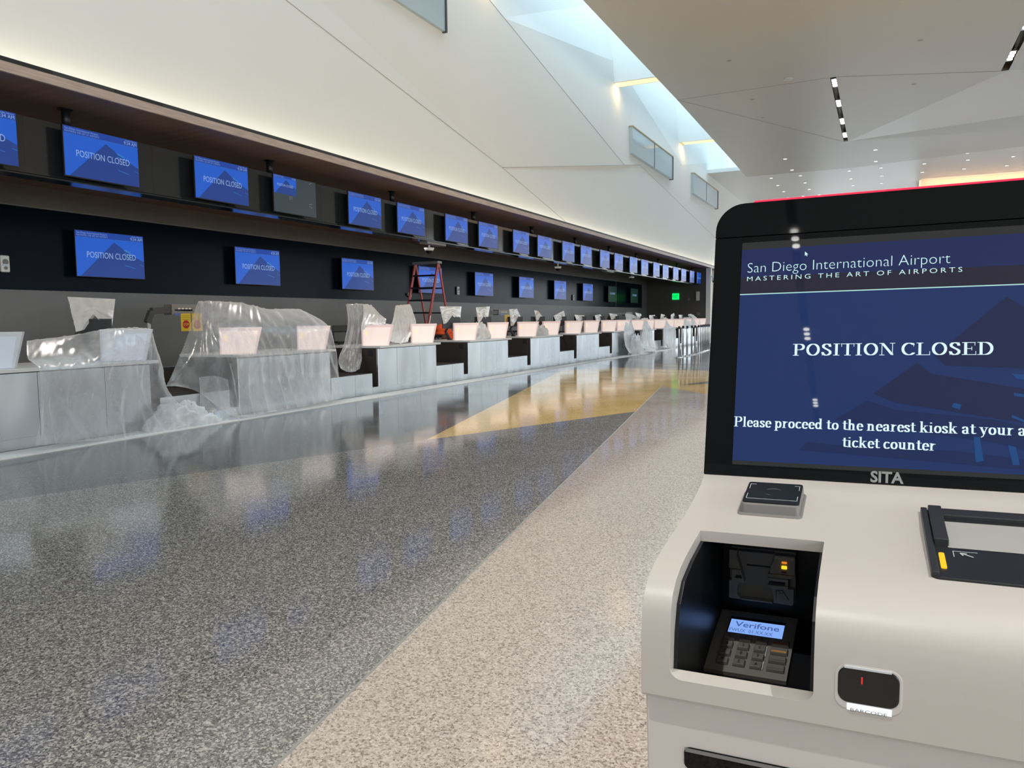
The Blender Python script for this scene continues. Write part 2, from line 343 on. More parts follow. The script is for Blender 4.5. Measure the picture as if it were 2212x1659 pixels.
for k in range(60):                                    # open stretches of the lighting recess read darker
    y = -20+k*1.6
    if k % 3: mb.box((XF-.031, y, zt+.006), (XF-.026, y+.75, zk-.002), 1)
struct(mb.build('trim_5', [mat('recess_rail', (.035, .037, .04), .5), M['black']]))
mb = MB(); mb.box((XW, YN, 4.50), (XF-.12, 78, 4.56)); struct(mb.build('trim_6', M['white_wall']))
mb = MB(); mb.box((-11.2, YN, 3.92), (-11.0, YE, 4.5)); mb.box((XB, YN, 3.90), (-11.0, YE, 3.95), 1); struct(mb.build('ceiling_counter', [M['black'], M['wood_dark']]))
# hanging glossy display panel
mb = MB(); mb.box((-10.25, YN, 3.50), (-9.985, 47.0, 4.204)); mb.box((-10.25, YN, 3.455), (-9.955, 47.0, 3.475)); mb.box((-10.25, YN, 3.485), (-9.965, 47.0, 3.50))
for k in range(28): 
    y = 6.42-1.945*5+k*1.945
    mb.box((-9.986, y, 3.50), (-9.9835, y+.012, 4.204), 1)
o = mb.build('display_panel', [M['panel'], M['black']]); tag(o, 'long glossy black panel hung under the wooden soffit behind the upper row of screens', 'panel')
for k in range(13):
    y = 7.1-3.89+k*3.89
    mb = MB(); mb.cyl((-10.1, y, 4.2), (-10.1, y, 4.458), .055); mb.cyl((-10.1, y, 4.445), (-10.1, y, 4.458), .10)
    tag(mb.build('hanger_pole', M['black_metal']), f'short black pole hanging the screen panel from the soffit, {ORD[k]} from the camera end', 'pole', 'poles holding the display panel')
# ------------------------------------------------------------------ upper white wall of folded facets
K = XW/-9.4
def wy(y, z, x=None): return (XW if x is None else x, y*K, EYE+(z-EYE)*K)
def upper_wall():
    P = dict(B0=(-34, 4.60), B1=(24.3, 4.60), B2=(62, 4.60), Z0=(-34, 14.6), P1=(19.18, 5.65), U0=(0, 13.1, -9.28), UT=(-14, 13.3), Q=(19.14, 9.55, -9.38), P2=(30.03, 7.57, -9.42),
             D1=(62, 5.2), L3=(32.5, 8.0), S2=(40.15, 9.33), S1=(31.26, 10.96), S0=(29.48, 11.28), R1=(28.73, 11.22, -9.5), T0=(4, 13.3), T1=(28.73, 13.4, -10.0), Tb=(29.48, 13.4, -9.9), Tc=(40.06, 13.4, -10.0),
             L6=(62, 13.2), T6=(62, 13.4), Td=(40.8, 13.4))
    def pt(k): p = P[k]; return wy(p[0], p[1], p[2] if len(p) > 2 else None)
    mb = MB()
    for f in ('B0 B1 P1 Z0', 'Z0 P1 Q U0 UT', 'P1 P2 Q', 'P1 B1 L3 P2', 'B1 B2 D1 L3', 'U0 Q R1 T1 T0', 'Q P2 L3 S2 S1 S0 R1', 'L3 D1 L6 S2', 'S0 S1 S2 Tc Tb', 'R1 S0 Tb T1', 'S2 L6 T6 Tc'):
        ks = f.split(); pts = [pt(k) for k in ks]
        mb.add(pts, [tuple(range(len(pts)))])
    bm_o = mb.build('wall_left_high', M['white_wall'], recalc=False)
    struct(bm_o)
    # thin grey lines along the folds, painting in the crease shade
    mj = MB()
    for a, b in (('Z0', 'P1'), ('U0', 'Q'), ('Q', 'P2'), ('P1', 'P2'), ('P2', 'L3'), ('P1', 'B1'), ('L3', 'D1')):
        A, B = Vector(pt(a)), Vector(pt(b)); mj.bar(A, B, .012, .012)
    struct(mj.build('trim_7', mat('crease_shade_grey', (.42, .41, .39), .6)))
upper_wall()
# deep white fins crossing the skylight slot, warm cove light painted under each as a glowing strip
for k, y in enumerate((-4.9, 6.35, 17.6, 28.85, 40.06, 51.3)):
    y0 = y*K; y1 = (y+.68)*K; z = EYE+(10.44-EYE)*K
    mb = MB(); mb.box((-11.2, y0, z), (-5.2, y1, 13.5)); mb.box((-9.47, y0+.08, z-.012), (-6.6, y1-.08, z), 1)
    o = mb.build('trim_%d' % (8+k), [M['white_wall'], mat('painted_cove_glow', (.8, .7, .5), .5, emit=(1, .78, .42), es=.95)]); struct(o)
    area('fin_lamp', (-9.2, (y0+y1)/2, z-.12), .5, .3, 7, (1, .72, .35), (-.6, 0, -1))
# ------------------------------------------------------------------ ceiling
HC = 9.6
def ceiling():
    mb = MB(); V = {}
    def c(n, x, y, z=HC): V[n] = (x, y, z)
    c('A0', -7.02, -34); c('A1', -7.05, 29.25); c('A2', -7.24, 46.9); c('Am', -7.15, 40.07); c('C1l', -1.77, 29); c('C1r', -1.58, 29); c('C3l', -1.76, 39.75); c('C3r', -1.58, 39.75)
    c('C2l', 3.40, 30.9); c('C2r', 3.62, 30.9); c('N1l', 3.40, 15); c('N1r', 3.62, 15); c('N0', 3.4, -34); c('N0r', 3.62, -34); c('R0', 17, -34, 10.6); c('R1', 17, 15, 10.6); c('R2', 17, 30.9, 10.9); c('R3', 17, 39.8, 10.6); c('R4', 17, 46.9, 10.4)
    c('E3', -1.58, 46.9, 9.6); c('M0l', -1.44, -34); c('M0r', -1.25, -34); c('M1l', -1.44, -8); c('M1r', -1.25, -8); c('M2l', -1.44, -26.5); c('M2r', -1.25, -26.5)
    fs = ['A0 M0l M2l M1l C1l A1', 'M0l M0r M2r M2l', 'M0r N0 N1l C2l C1r M1r M2r', 'M1l M1r C1r C1l', 'A1 C1l C3l', 'A1 C3l Am', 'Am C3l C3r E3 A2', 'C1r C2l C3r', 'C2l C2r R2 R3 C3r', 'C3r R3 R4 E3', 'N0 N0r N1r N1l', 'N0r R0 R1 N1r', 'N1r R1 R2 C2r']
    for f in fs:
        ks = f.split(); mb.add([V[k] for k in ks], [tuple(range(len(ks)))])
    # thickness at the slot edge and at the far edge
    for a, b in (('A0', 'A1'), ('A1', 'Am'), ('Am', 'A2')):
        A, B = V[a], V[b]; mb.add([A, B, (B[0], B[1], 10.5), (A[0], A[1], 10.5)], [(0, 1, 2, 3)])
    A, B, R = V['A2'], V['E3'], V['R4']; mb.add([A, B, R, (R[0], R[1], 11.5), (A[0], A[1], 11.5)], [(0, 1, 2, 3, 4)])
    mb.add([(-7.02, -34, 10.5), (-7.24, 46.9, 10.5), (17, 46.9, 11.6), (17, -34, 11.6)], [(0, 1, 2, 3)])
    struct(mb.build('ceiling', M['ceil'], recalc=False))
    mj = MB()
    for a, b in (('A1', 'C1l'), ('A1', 'C3l'), ('C1r', 'C2l')):
        A, B = Vector(V[a]), Vector(V[b]); mj.bar(A, B, .02, .008)
    struct(mj.build('trim_15', mat('ceiling_joint', (.33, .31, .28), .6)))
ceiling()
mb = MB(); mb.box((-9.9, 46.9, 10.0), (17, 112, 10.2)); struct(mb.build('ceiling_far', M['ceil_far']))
mb = MB()
pL = hit(1990, 383, 1, 56); pT = hit(2212, 360, 1, 56)
mb.box((pL.x, 56, 8.3), (17, 60, 10.0)); struct(mb.build('wall_bulkhead', M['peach']))
mb = MB(); mb.box((pL.x-.12, 55.9, 8.3), (pL.x, 60, 10.0)); struct(mb.build('trim_16', M['white_wall']))
area('bulkhead_cove', (pL.x+4, 55.4, 9.85), 8, .3, 60, (1, .72, .45), (0, .8, -.5))
mb = MB(); mb.box((-16, 112, 0), (17, 112.3, 11)); struct(mb.build('wall_far', M['beige']))
mb = MB(); mb.box((-16, -34.3, 0), (17, -34, 14)); struct(mb.build('wall_rear', M['ceil_far']))
# glazed front on the right, outside the picture: sill, head and mullions around the daylight openings
mb = MB(); mb.box((16.2, -34, 0), (16.5, 112, 10.9)); mb.box((15.7, -34, 0), (16.2, 112, .5)); mb.box((15.7, -34, 6.4), (16.2, 53, 10.9)); mb.box((15.7, 53, 9.2), (16.2, 112, 10.9))
for y in (-12, 4, 20, 36, 53, 71, 89): mb.box((15.7, y-.9, .5), (16.2, y+.9, 6.4 if y < 50 else 9.2))
mb.box((15.7, 106, .5), (16.2, 112, 9.2)); mb.box((15.7, -34, .5), (16.2, -27.2, 6.4))
mb.box((-16, 111.6, 0), (17, 112, .5)); struct(mb.build('wall_right', M['ceil_far']))
# clerestory windows in the white wall
def window(n, y0, y1, z0=8.17, z1=9.22, mull=None):
    r = thing(f'window_{n}', None, None); struct(r)
    x = XW+.16
    a = wy(y0, z0); b = wy(y1, z1)
    mb = MB(); mb.box((XW-.05, a[1], a[2]), (x, b[1], b[2])); mb.build('glass_pane', [M['glass']], r)
    mb = MB(); mb.box((XW-.05, a[1]-.02, b[2]), (x+.03, b[1]+.02, b[2]+.05), 1); mb.box((XW-.05, b[1]-.01, a[2]-.02), (x+.03, b[1]+.05, b[2]+.05))
    if mull: mb.box((XW, mull*K, a[2]), (x+.012, mull*K+.05, b[2]))
    mb.build('frame', [M['darkgrey'], mat('brass_cap', (.45, .34, .18), .4)], r)
window(1, 8.9, 15.95, 8.17, 9.22); window(2, 30.84, 37.52, mull=34.2); window(3, 42.27, 48.95, mull=45.5)
mb = MB(); mb.box((-9.45, YN, 0), (-9.0, 78, .014)); struct(mb.build('trim_17', M['kerb']))
# ------------------------------------------------------------------ check-in counters
PITCH = 3.89; Y0 = 13.25
def cy(k): return Y0+PITCH*(k-3) - (.12 if k == 1 else 0)
PLACE = {1: 'nearest, at the left edge', 2: 'second nearest, wholly under plastic film'}
def make_counter():
    r = thing('check_in_counter', 'x', 'counter', (-9.43, cy(3), 0), 0, 'check-in counters along the hall')
    MB().box((-1.32, 0, .962), (.07, 2.44, 1.007)).build('countertop', M['top'], r, bevel=.004)
    for a, b in ((0.012, .70), (.706, 1.62), (1.626, 2.335)):
        MB().box((-.03, a, .158), (0, b, .95)).build('front_panel', M['steel'], r, bevel=.002)
    MB().box((-1.25, .002, .158), (-.031, .03, .955)).build('side_panel', M['brown_dark'], r)
    MB().box((-1.25, 2.31, .158), (-.031, 2.335, .955)).build('side_panel', M['brown_dark'], r)
    MB().box((-.034, -.008, .156), (.004, .012, .955)).build('edge_trim', M['steel_edge'], r)
    MB().box((-1.2, .03, .158), (-1.17, 2.31, .95)).build('back_panel', M['darkgrey'], r)
    MB().box((-1.0, -.155, 0), (-.04, 2.40, .157)).build('kick_plate', M['steel'], r)
    s = hit(799.7, 763, 1, cy(3)+.0)
    m = MB(); x = s.x+9.43; m.box((x-.06, -.008, s.z-.06), (x+.06, .002, s.z+.06)); s1 = m.build('socket', M['black'], r)
    MB().box((x-.03, -.011, s.z-.012), (x+.03, -.008, s.z+.012)).build('outlet', M['dark_plastic'], s1)
    return r
def make_well():
    r = thing('baggage_scale', 'x', 'scale', (-9.43, cy(3), 0), 0, 'baggage scales between the counters')
    MB().box((-.06, -1.49, 0), (-.04, -.74, .447)).build('front_plate', M['steel'], r)
    MB().box((-.06, -.735, 0), (-.04, -.16, .447)).build('front_plate', M['steel'], r)
    MB().box((-3.0, -1.48, .40), (-.06, -.17, .452)).build('belt', M['brown_dark'], r)
    MB().box((-3.0, -.17, .16), (-.06, -.155, .447)).build('side_skirt', M['grey_plastic'], r)
    MB().cyl((-.14, -.62, .452), (-.14, -.62, .462), .025).build('sensor_button', M['black'], r)
    return r
def make_box(lit=True, sc=1.0):
    r = thing('counter_light_box', 'x', 'light box', (0, 0, 1.007), math.radians(45), 'light boxes on the counters')
    f0, f1 = (M['lit'], M['lit_in']) if lit else (M['unlit'], M['unlit_glow'])
    L, Rb, Rt, H, D = -.285*sc, .285*sc, .395*sc, .445, .10
    m = MB(); m.hexa([(L, 0, 0), (Rb, 0, 0), (Rb, D, 0), (L, D, 0), (L, 0, H), (Rt, 0, H), (Rt, D, H), (L, D, H)]); m.build('shell', f0, r, bevel=.006)
    e = .045; q = [(L+e*.6, .006), (Rb-e*.75, .006), (Rt-e*1.5, H-e*1.3), (L+e*.6, H-e*1.3)]
    m = MB(); m.prism(q, lambda x, z: (x, -.001, z), lambda x, z: (x, -.004, z)); c = m.build('lit_panel', f1, r)
    if lit:
        n = 20; cx, cz = L+.10, .27
        m = MB(); m.prism([(cx+.030*math.cos(2*PI*i/n), cz+.055*math.sin(2*PI*i/n)) for i in range(n)], lambda x, z: (x, -.004, z), lambda x, z: (x, -.0055, z)); m.build('lamp_spot', M['lit_glow'], c)
    m = MB(); m.bar((L+.15, -.005, .01), (L+.22, -.005, H-.05), .006, .002, up=(0, 1, 0)); m.build('inner_rib', f0, c)
    return r
ctr = make_counter(); well = make_well(); lbx = make_box(True); lbr = make_box(True, .91); lbu = make_box(False)
for k in range(1, 12):
    where = PLACE.get(k, f'{ORD[k-1]} from the camera end')
    cov = {1: 'right half under plastic film', 2: 'wrapped in plastic film', 8: 'right half under plastic film', 9: 'right half under plastic film', 10: 'right half under plastic film'}.get(k, 'front bare')
    lab = f'brushed steel check-in counter, {cov}, {ORD[k-1]} from the camera end'
    loc = (-9.43, cy(k), 0)
    if k == 3: ctr['label'] = lab
    else: dup(ctr, loc, lab)
    if k >= 2:
        lab = f'low steel baggage scale left of the {ORD[k-1]} check-in counter from the camera end'
        if k == 3: well['label'] = lab
        else: dup(well, (-9.43, cy(k), 0), lab)
    for j, off in enumerate((.24, 2.09)):
        side = ('left', 'right')[j]; loc = (-9.65, cy(k)+off, 1.007)
        if k == 1:
            lab = f'unlit white acrylic light box at the {side} end of the nearest counter'
            if j == 0: lbu['label'] = lab; lbu.location = loc
            else: dup(lbu, loc, lab)
        else:
            lab = f'glowing pink acrylic light box, {side} one on the {ORD[k-1]} counter from the camera end'
            b_ = (lbx, lbr)[j]
            if k == 3: b_['label'] = lab; b_.location = loc
            else: dup(b_, loc, lab)
# low steel bollard plates and a small box by the eighth counter
def W(px, py, X): return hit(px, py, 0, X)
# ------------------------------------------------------------------ screens
SC = dict(blue=emat('screen_blue', (.004, .105, .62), .85, .30, .38), deep=emat('screen_deep', (.004, .042, .26), .85, .30, .38), head=emat('screen_head', (.003, .050, .36), .85, .30, .38), bright=emat('screen_streak', (.03, .28, .85), .6, .22, .5),
 txt=emat('screen_text', (.30, .46, .80), .8, .3), line=emat('screen_line', (.05, .2, .7), .6, .3), off=emat('screen_grey', (.030, .045, .055), .85, .30, .38), green=emat('screen_green', (.006, .03, .022), .7, .22, .5), bezel=mat('bezel_black', (.012, .012, .013), .3))
def make_tv(wd, ht, depth, mode='full'):
    """local: faces +X, screen plane x=0, left edge y=0, bottom z=0"""
    r = thing('wall_screen', 'x', 'screen', (0, 0, 0))
    MB().box((-.028, 0, 0), (-.001, wd, ht)).build('bezel', SC['bezel'], r, bevel=.003)
    m = MB(); m.box((-.07, .06, .05), (-.028, wd-.06, ht-.05)); m.box((-depth, wd*.35, ht*.3), (-.07, wd*.65, ht*.7)); m.build('mount_housing', M['black'], r)
    e = .009; a, b, c, d = e, wd-e, e+.004, ht-e
    sx, sz = (b-a), (d-c)
    if mode == 'quarter': sx *= .52; 
    z1 = d; z0 = c if mode != 'quarter' else d-sz*.50
    sz2 = z1-z0
    fn = lambda u, v, o=0: (o, a+u*sx, z0+v*sz2)
    m = MB()
    if mode == 'quarter': m.add([(-.0006, a, c), (-.0006, b, c), (-.0006, b, d), (-.0006, a, d)], [(0, 1, 2, 3)], 5)
    if mode == 'green':
        m.add([fn(*p) for p in ((0, 0), (1, 0), (1, 1), (0, 1))], [(0, 1, 2, 3)], 6)
    else:
        m.add([fn(*p) for p in ((0, 0), (1, 0), (1, .86), (0, .86))], [(0, 1, 2, 3)], 0)
        m.add([fn(*p) for p in ((0, .862), (1, .862), (1, 1), (0, 1))], [(0, 1, 2, 3)], 2)
        m.add([fn(p[0], p[1], .0005) for p in ((.05, 0), (.55, .80), (.78, .56), (1, .40), (1, 0))], [(0, 1, 2, 3, 4)], 1)
        for q in (((.69, .66), (.80, .60), (.80, .565), (.70, .62)), ((.70, .58), (.82, .53), (.82, .515), (.70, .56)), ((.70, .30), (.86, .235), (.86, .225), (.70, .288)), ((.94, .33), (1, .30), (1, .292), (.94, .32))):
            m.add([fn(p[0], p[1], .001) for p in q], [(0, 1, 2, 3)], 3)
        m.add([fn(p[0], p[1], .0008) for p in ((0, .855), (1, .855), (1, .862), (0, .862))], [(0, 1, 2, 3)], 4)
    s = m.build('display', [SC['blue'], SC['deep'], SC['head'], SC['bright'], SC['line'], SC['off'], SC['green']], r, recalc=False)
    fx = lambda x, z: (.0016, a+x*sx, z0+z*sz2)
    k = sz2/sx
    def tx(name, t, h, x, y, al='L', xs=1, width=None, sp=1, off=0):
        m = MB(); add_text(m, t, h, lambda p, q: (.0016, a+p, z0+q), x*sx, y*sz2, xs, sp, off, al, width); m.build(name, SC['txt'], s, recalc=False)
    if mode != 'green':
        tx('header_text', 'San Diego International Airport', .030*sz2/.63*1.0, .02, .935, width=.43*sx, off=-.012)
        tx('motto_text', 'MASTERING THE ART OF AIRPORTS', .020*sz2/.63, .02, .885, width=.44*sx, sp=1.3)
        tx('date_text', 'Sunday, February', .018*sz2/.63, .985, .957, 'R')
        tx('clock_text', '9:34 AM', .042*sz2/.63, .985, .88, 'R')
        tx('message_text', 'POSITION CLOSED', .085*sz2/.63, .51, .42, 'C', width=.72*sx)
    else:
        tx('message_text', 'CLOSED', .10, .5, .48, 'C', width=.6*sx)
    if mode == 'quarter':
        m = MB()
        for (u, v) in ((.36, .44), (.40, .45), (.36, .39), (.40, .40), (.84, .34), (.88, .35), (.84, .27), (.88, .25), (.85, .93), (.88, .96)):
            m.box((.0, a+u*(b-a), c+v*sz), (.0004, a+(u+.018)*(b-a), c+(v+.022)*sz))
        m.build('desktop_icons', mat('icon_grey', (.2, .25, .27), .5, emit=(.2, .25, .27), es=.4), s)
    return r
XU = -9.81; UW, UZ0, UZ1 = 1.150, 3.502, 4.172
up_px = [(135, 267), (419, 333), (590, 373), (752, 413), (858, 437), (962, 461), (1034, 479), (1108.5, 496.5), (1161.5, 509), (1215, 521.5), (1254.5, 530.5), (1296.5, 540.5), (1327.5, 547), (1360.5, 555), (1385.5, 560.5), (1411.5, 566.5), (1432, 571), (1454.5, 575.5), (1472, 580), (1490.5, 584), (1505.5, 588)]
ys = [hit(34.5, 242, 0, XU).y-UW] + [hit(x, y, 0, XU).y-.008 for x, y in up_px]
tvu = make_tv(UW, UZ1-UZ0, .17); tvq = None
UG = 'upper row of POSITION CLOSED screens'; LG = 'lower row of POSITION CLOSED screens'
for i, y in enumerate(ys):
    lab = f'blue POSITION CLOSED screen in the upper row, {ORD[i]} from the left'
    if i == 3:
        tvq = make_tv(UW, UZ1-UZ0, .17, 'quarter'); tvq.location = (XU, y, UZ0); tvq['label'] = 'screen in the upper row with a small blue picture on a blank grey desktop'; tvq['group'] = UG; continue
    if i == 0: tvu.location = (XU, y, UZ0); tvu['label'] = lab; tvu['group'] = UG
    else: dup(tvu, (XU, y, UZ0), lab, UG)
XL = -13.05; LW, LZ0, LZ1 = 1.43, 2.385, 3.225
lo_px = [(161, 495), (507, 533), (738, 557), (904, 575), (1026, 588), (1121.5, 599), (1197.5, 606), (1259.5, 613), (1314.5, 619), (1363, 624)]
tvl = make_tv(LW, LZ1-LZ0, .15); tvg = make_tv(LW, LZ1-LZ0, .15, 'green')
for i, (x, yy) in enumerate(lo_px):
    y = hit(x, yy, 0, XL).y-.008
    if i < 8:
        lab = f'blue POSITION CLOSED screen in the lower row, {ORD[i]} from the left'
        if i == 0: tvl.location = (XL, y, LZ0); tvl['label'] = lab; tvl['group'] = LG
        else: dup(tvl, (XL, y, LZ0), lab, LG)
    else:
        lab = ('dark green screen left of the black joint in the navy wall band', 'dark green screen at the far right end of the navy wall band')[i-8]
        if i == 8: tvg.location = (XL, y, LZ0); tvg['label'] = lab; tvg['group'] = LG
        else: dup(tvg, (XL, y, LZ0), lab, LG)
# ------------------------------------------------------------------ serif lettering drawn with a broad nib
def _arc(cx, cy_, rx, ry, a0, a1, n=14): return [(cx+rx*math.cos(math.radians(a0+(a1-a0)*i/n)), cy_+ry*math.sin(math.radians(a0+(a1-a0)*i/n))) for i in range(n+1)]
def _glyphs():
    st = lambda x, a, b, wt=1: ('s', [(x, a), (x, b)], wt)
    sf = lambda x, y, hw=.15: ('s', [(x-hw, y), (x+hw, y)], .2)
    ln = lambda *p, wt=1: ('s', list(p), wt)
    S_ = [(.56, .76), (.53, .90), (.40, .975), (.24, .95), (.15, .83), (.17, .69), (.30, .57), (.46, .46), (.57, .34), (.57, .18), (.46, .05), (.31, .02), (.17, .10), (.12, .26)]
    sm = lambda P, k, kx: [(x*kx, y*k) for x, y in P]
    B = .025; X = .635
    G = {
     'P': ([st(.2, B, .975), sf(.2, B, .17), sf(.12, .975, .1), ln((.2, .975), (.44, .975), wt=.6), ln(*_arc(.44, .735, .22, .24, 90, -90)), ln((.44, .495), (.2, .495), wt=.6)], .78),
     'O': ([ln(*_arc(.46, .5, .33, .475, 0, 360, 28))], .92), 'S': ([ln(*S_), ln((.57, .74), (.57, .98), wt=.2), ln((.1, .02), (.1, .28), wt=.2)], .72),
     'I': ([st(.22, B, .975), sf(.22, B, .17), sf(.22, .975, .17)], .46), 'T': ([st(.42, B, .97), sf(.42, B, .18), ln((.06, .965), (.78, .965), wt=.8), ln((.06, .97), (.06, .74), wt=.2), ln((.78, .97), (.78, .74), wt=.2)], .84),
     'N': ([st(.17, B, .97, .25), sf(.17, B, .13), sf(.14, .975, .11), ln((.2, .97), (.74, .06)), st(.76, B, .97, .25), sf(.76, .975, .13)], .94),
     'C': ([ln(*_arc(.47, .5, .34, .475, 48, 318, 22)), ln((.72, .72), (.72, .96), wt=.2)], .86), 'L': ([st(.2, B, .975), sf(.2, .975, .17), ln((.05, B), (.72, B), wt=.5), ln((.74, .02), (.74, .28), wt=.2)], .8),
     'E': ([st(.2, B, .975), ln((.05, .97), (.68, .97), wt=.5), ln((.68, .97), (.68, .76), wt=.2), ln((.2, .5), (.5, .5), wt=.3), ln((.52, .38), (.52, .62), wt=.2), ln((.05, B), (.72, B), wt=.5), ln((.73, .02), (.73, .27), wt=.2)], .8),
     'D': ([st(.2, B, .975), sf(.12, B, .1), sf(.12, .975, .1), ln((.2, .975), (.4, .975), wt=.5), ln(*_arc(.4, .5, .35, .475, 90, -90, 18)), ln((.4, B), (.2, B), wt=.5)], .9),
     'l': ([st(.18, B, .99), sf(.18, B, .15), sf(.12, .98, .07)], .36), 'e': ([ln(*_arc(.31, .32, .19, .31, 5, 318, 22)), ln((.13, .36), (.5, .36), wt=.3)], .56),
     'a': ([st(.42, .06, .46), ln((.42, .46), (.38, .6), (.26, .635), (.14, .58), (.12, .48)), ln(*_arc(.28, .18, .16, .16, 60, 330, 14)), ln((.42, .05), (.54, .05), wt=.4)], .6),
     's': ([ln(*sm(S_, .64, .66))], .46), 'p': ([st(.17, -.27, .63), sf(.17, -.27, .15), sf(.11, .62, .07), ln(*_arc(.36, .32, .18, .30, 150, -150, 22))], .66),
     'r': ([st(.18, B, .63), sf(.18, B, .15), sf(.12, .62, .07), ln((.2, .44), (.3, .6), (.42, .58))], .5), 'o': ([ln(*_arc(.32, .32, .20, .30, 0, 360, 24))], .62),
     'c': ([ln(*_arc(.31, .32, .20, .30, 45, 318, 20))], .54), 'd': ([ln(*_arc(.29, .32, .18, .30, 30, 330, 22)), st(.48, B, .99), sf(.42, .98, .08), sf(.54, B, .08)], .68),
     't': ([ln((.2, .84), (.2, .12), (.27, .04), (.4, .08)), ln((.04, X), (.4, X), wt=.3)], .42), 'h': ([st(.18, B, .99), sf(.18, B, .15), sf(.12, .98, .07), ln((.18, .47), (.32, .62), (.44, .58), (.49, .44), (.49, B)), sf(.49, B, .14)], .7),
     'n': ([st(.18, B, .63), sf(.18, B, .15), sf(.12, .62, .07), ln((.18, .47), (.32, .62), (.44, .58), (.49, .44), (.49, B)), sf(.49, B, .14)], .7),
     'k': ([st(.18, B, .99), sf(.18, B, .15), sf(.12, .98, .07), ln((.2, .24), (.48, .6), wt=.35), sf(.5, .62, .13), ln((.32, .4), (.54, .04)), sf(.56, B, .12)], .7),
     'i': ([st(.18, B, .63), sf(.18, B, .15), sf(.12, .62, .07), ln((.18, .86), (.18, .90))], .36), 'y': ([ln((.12, .62), (.33, .06)), ln((.52, .62), (.26, -.16), (.14, -.24), wt=.4), sf(.12, .62, .13), sf(.5, .62, .12)], .6),
     'u': ([ln((.17, .62), (.17, .18), (.24, .05), (.36, .05), (.48, .16)), st(.48, B, .63), sf(.11, .62, .08), sf(.43, .62, .07), sf(.55, B, .07)], .68), ' ': ([], .27)}
    return G
_G = _glyphs()
def _hull(p):
    p = sorted(set(p)); 
    def half(q):
        h = []
        for a in q:
            while len(h) > 1 and (h[-1][0]-h[-2][0])*(a[1]-h[-2][1])-(h[-1][1]-h[-2][1])*(a[0]-h[-2][0]) <= 1e-12: h.pop()
            h.append(a)
        return h
    a = half(p); b = half(p[::-1]); return a[:-1]+b[:-1]
def serif(mb, txt, caph, fn, x, y, width, align='C', nib=.155, mi=0):
    adv = sum(_G[c][1] for c in txt); k = width/adv; x0 = x-(width/2 if align == 'C' else 0); cx_ = 0
    for c in txt:
        for _, pts, wt in _G[c][0]:
            w_, t_ = nib*wt/2, .022
            for a, b in zip(pts[:-1], pts[1:]):
                q = _hull([(px+i*w_, py+j*t_) for px, py in (a, b) for i, j in ((-1, -1), (1, -1), (1, 1), (-1, 1))])
                mb.add([fn(x0+(cx_+p[0])*k, y+p[1]*caph) for p in q], [tuple(range(len(q)))], mi)
        cx_ += _G[c][1]
# ------------------------------------------------------------------ self-service kiosk (right foreground)
KP0 = Vector((-.22210, 1.09645, 1.32627)); KYAW = math.radians(.8); SH = .0155; TILT = math.radians(12)
_kr = Vector((math.cos(KYAW), math.sin(KYAW), 0)); _kn = Vector((math.sin(KYAW), -math.cos(KYAW), 0))
def KL(s, f, z): return (s, -f, KP0.z+z+SH*s)                 # kiosk frame: across, towards the user, up from the screen foot
def KS(s, v, o=0): return KL(s, -v*math.sin(TILT)+o*math.cos(TILT), v*math.cos(TILT)+o*math.sin(TILT))
def kscr(px, py):
    d = ray(px, py); o = Vector((0, 0, EYE))-KP0
    D = Vector((d.dot(_kr), d.dot(_kn), d.z-SH*d.dot(_kr))); O = Vector((o.dot(_kr), o.dot(_kn), o.z-SH*o.dot(_kr)))
    n = Vector((0, math.cos(TILT), math.sin(TILT))); t = -O.dot(n)/D.dot(n); q = O+D*t
    return q.x, q.z/math.cos(TILT)
KPROF = [(0, -.001), (.016, -.011), (.064, -.021), (.122, -.030), (.18, -.0352), (.223, -.039), (.255, -.0425), (.285, -.0475), (.307, -.055), (.322, -.066), (.331, -.083), (.334, -.110), (.334, -.140), (.3325, -.1715)]
def ksurf(f):
    for a, b in zip(KPROF[:-1], KPROF[1:]):
        if a[0] <= f <= b[0] and b[0] > a[0]: return a[1]+(b[1]-a[1])*(f-a[0])/(b[0]-a[0])
    return KPROF[-1][1]
KW = .470
def rrect(x0, y0, x1, y1, r, n=6, which=(1, 1, 1, 1)):
    out = []
    for (cx_, cy_, a0, on) in ((x1-r, y1-r, 0, which[0]), (x0+r, y1-r, 90, which[1]), (x0+r, y0+r, 180, which[2]), (x1-r, y0+r, 270, which[3])):
        if on: out += [(cx_+r*math.cos(math.radians(a0+90*i/n)), cy_+r*math.sin(math.radians(a0+90*i/n))) for i in range(n+1)]
        else: out.append({0: (x1, y1), 90: (x0, y1), 180: (x0, y0), 270: (x1, y0)}[a0])
    return out
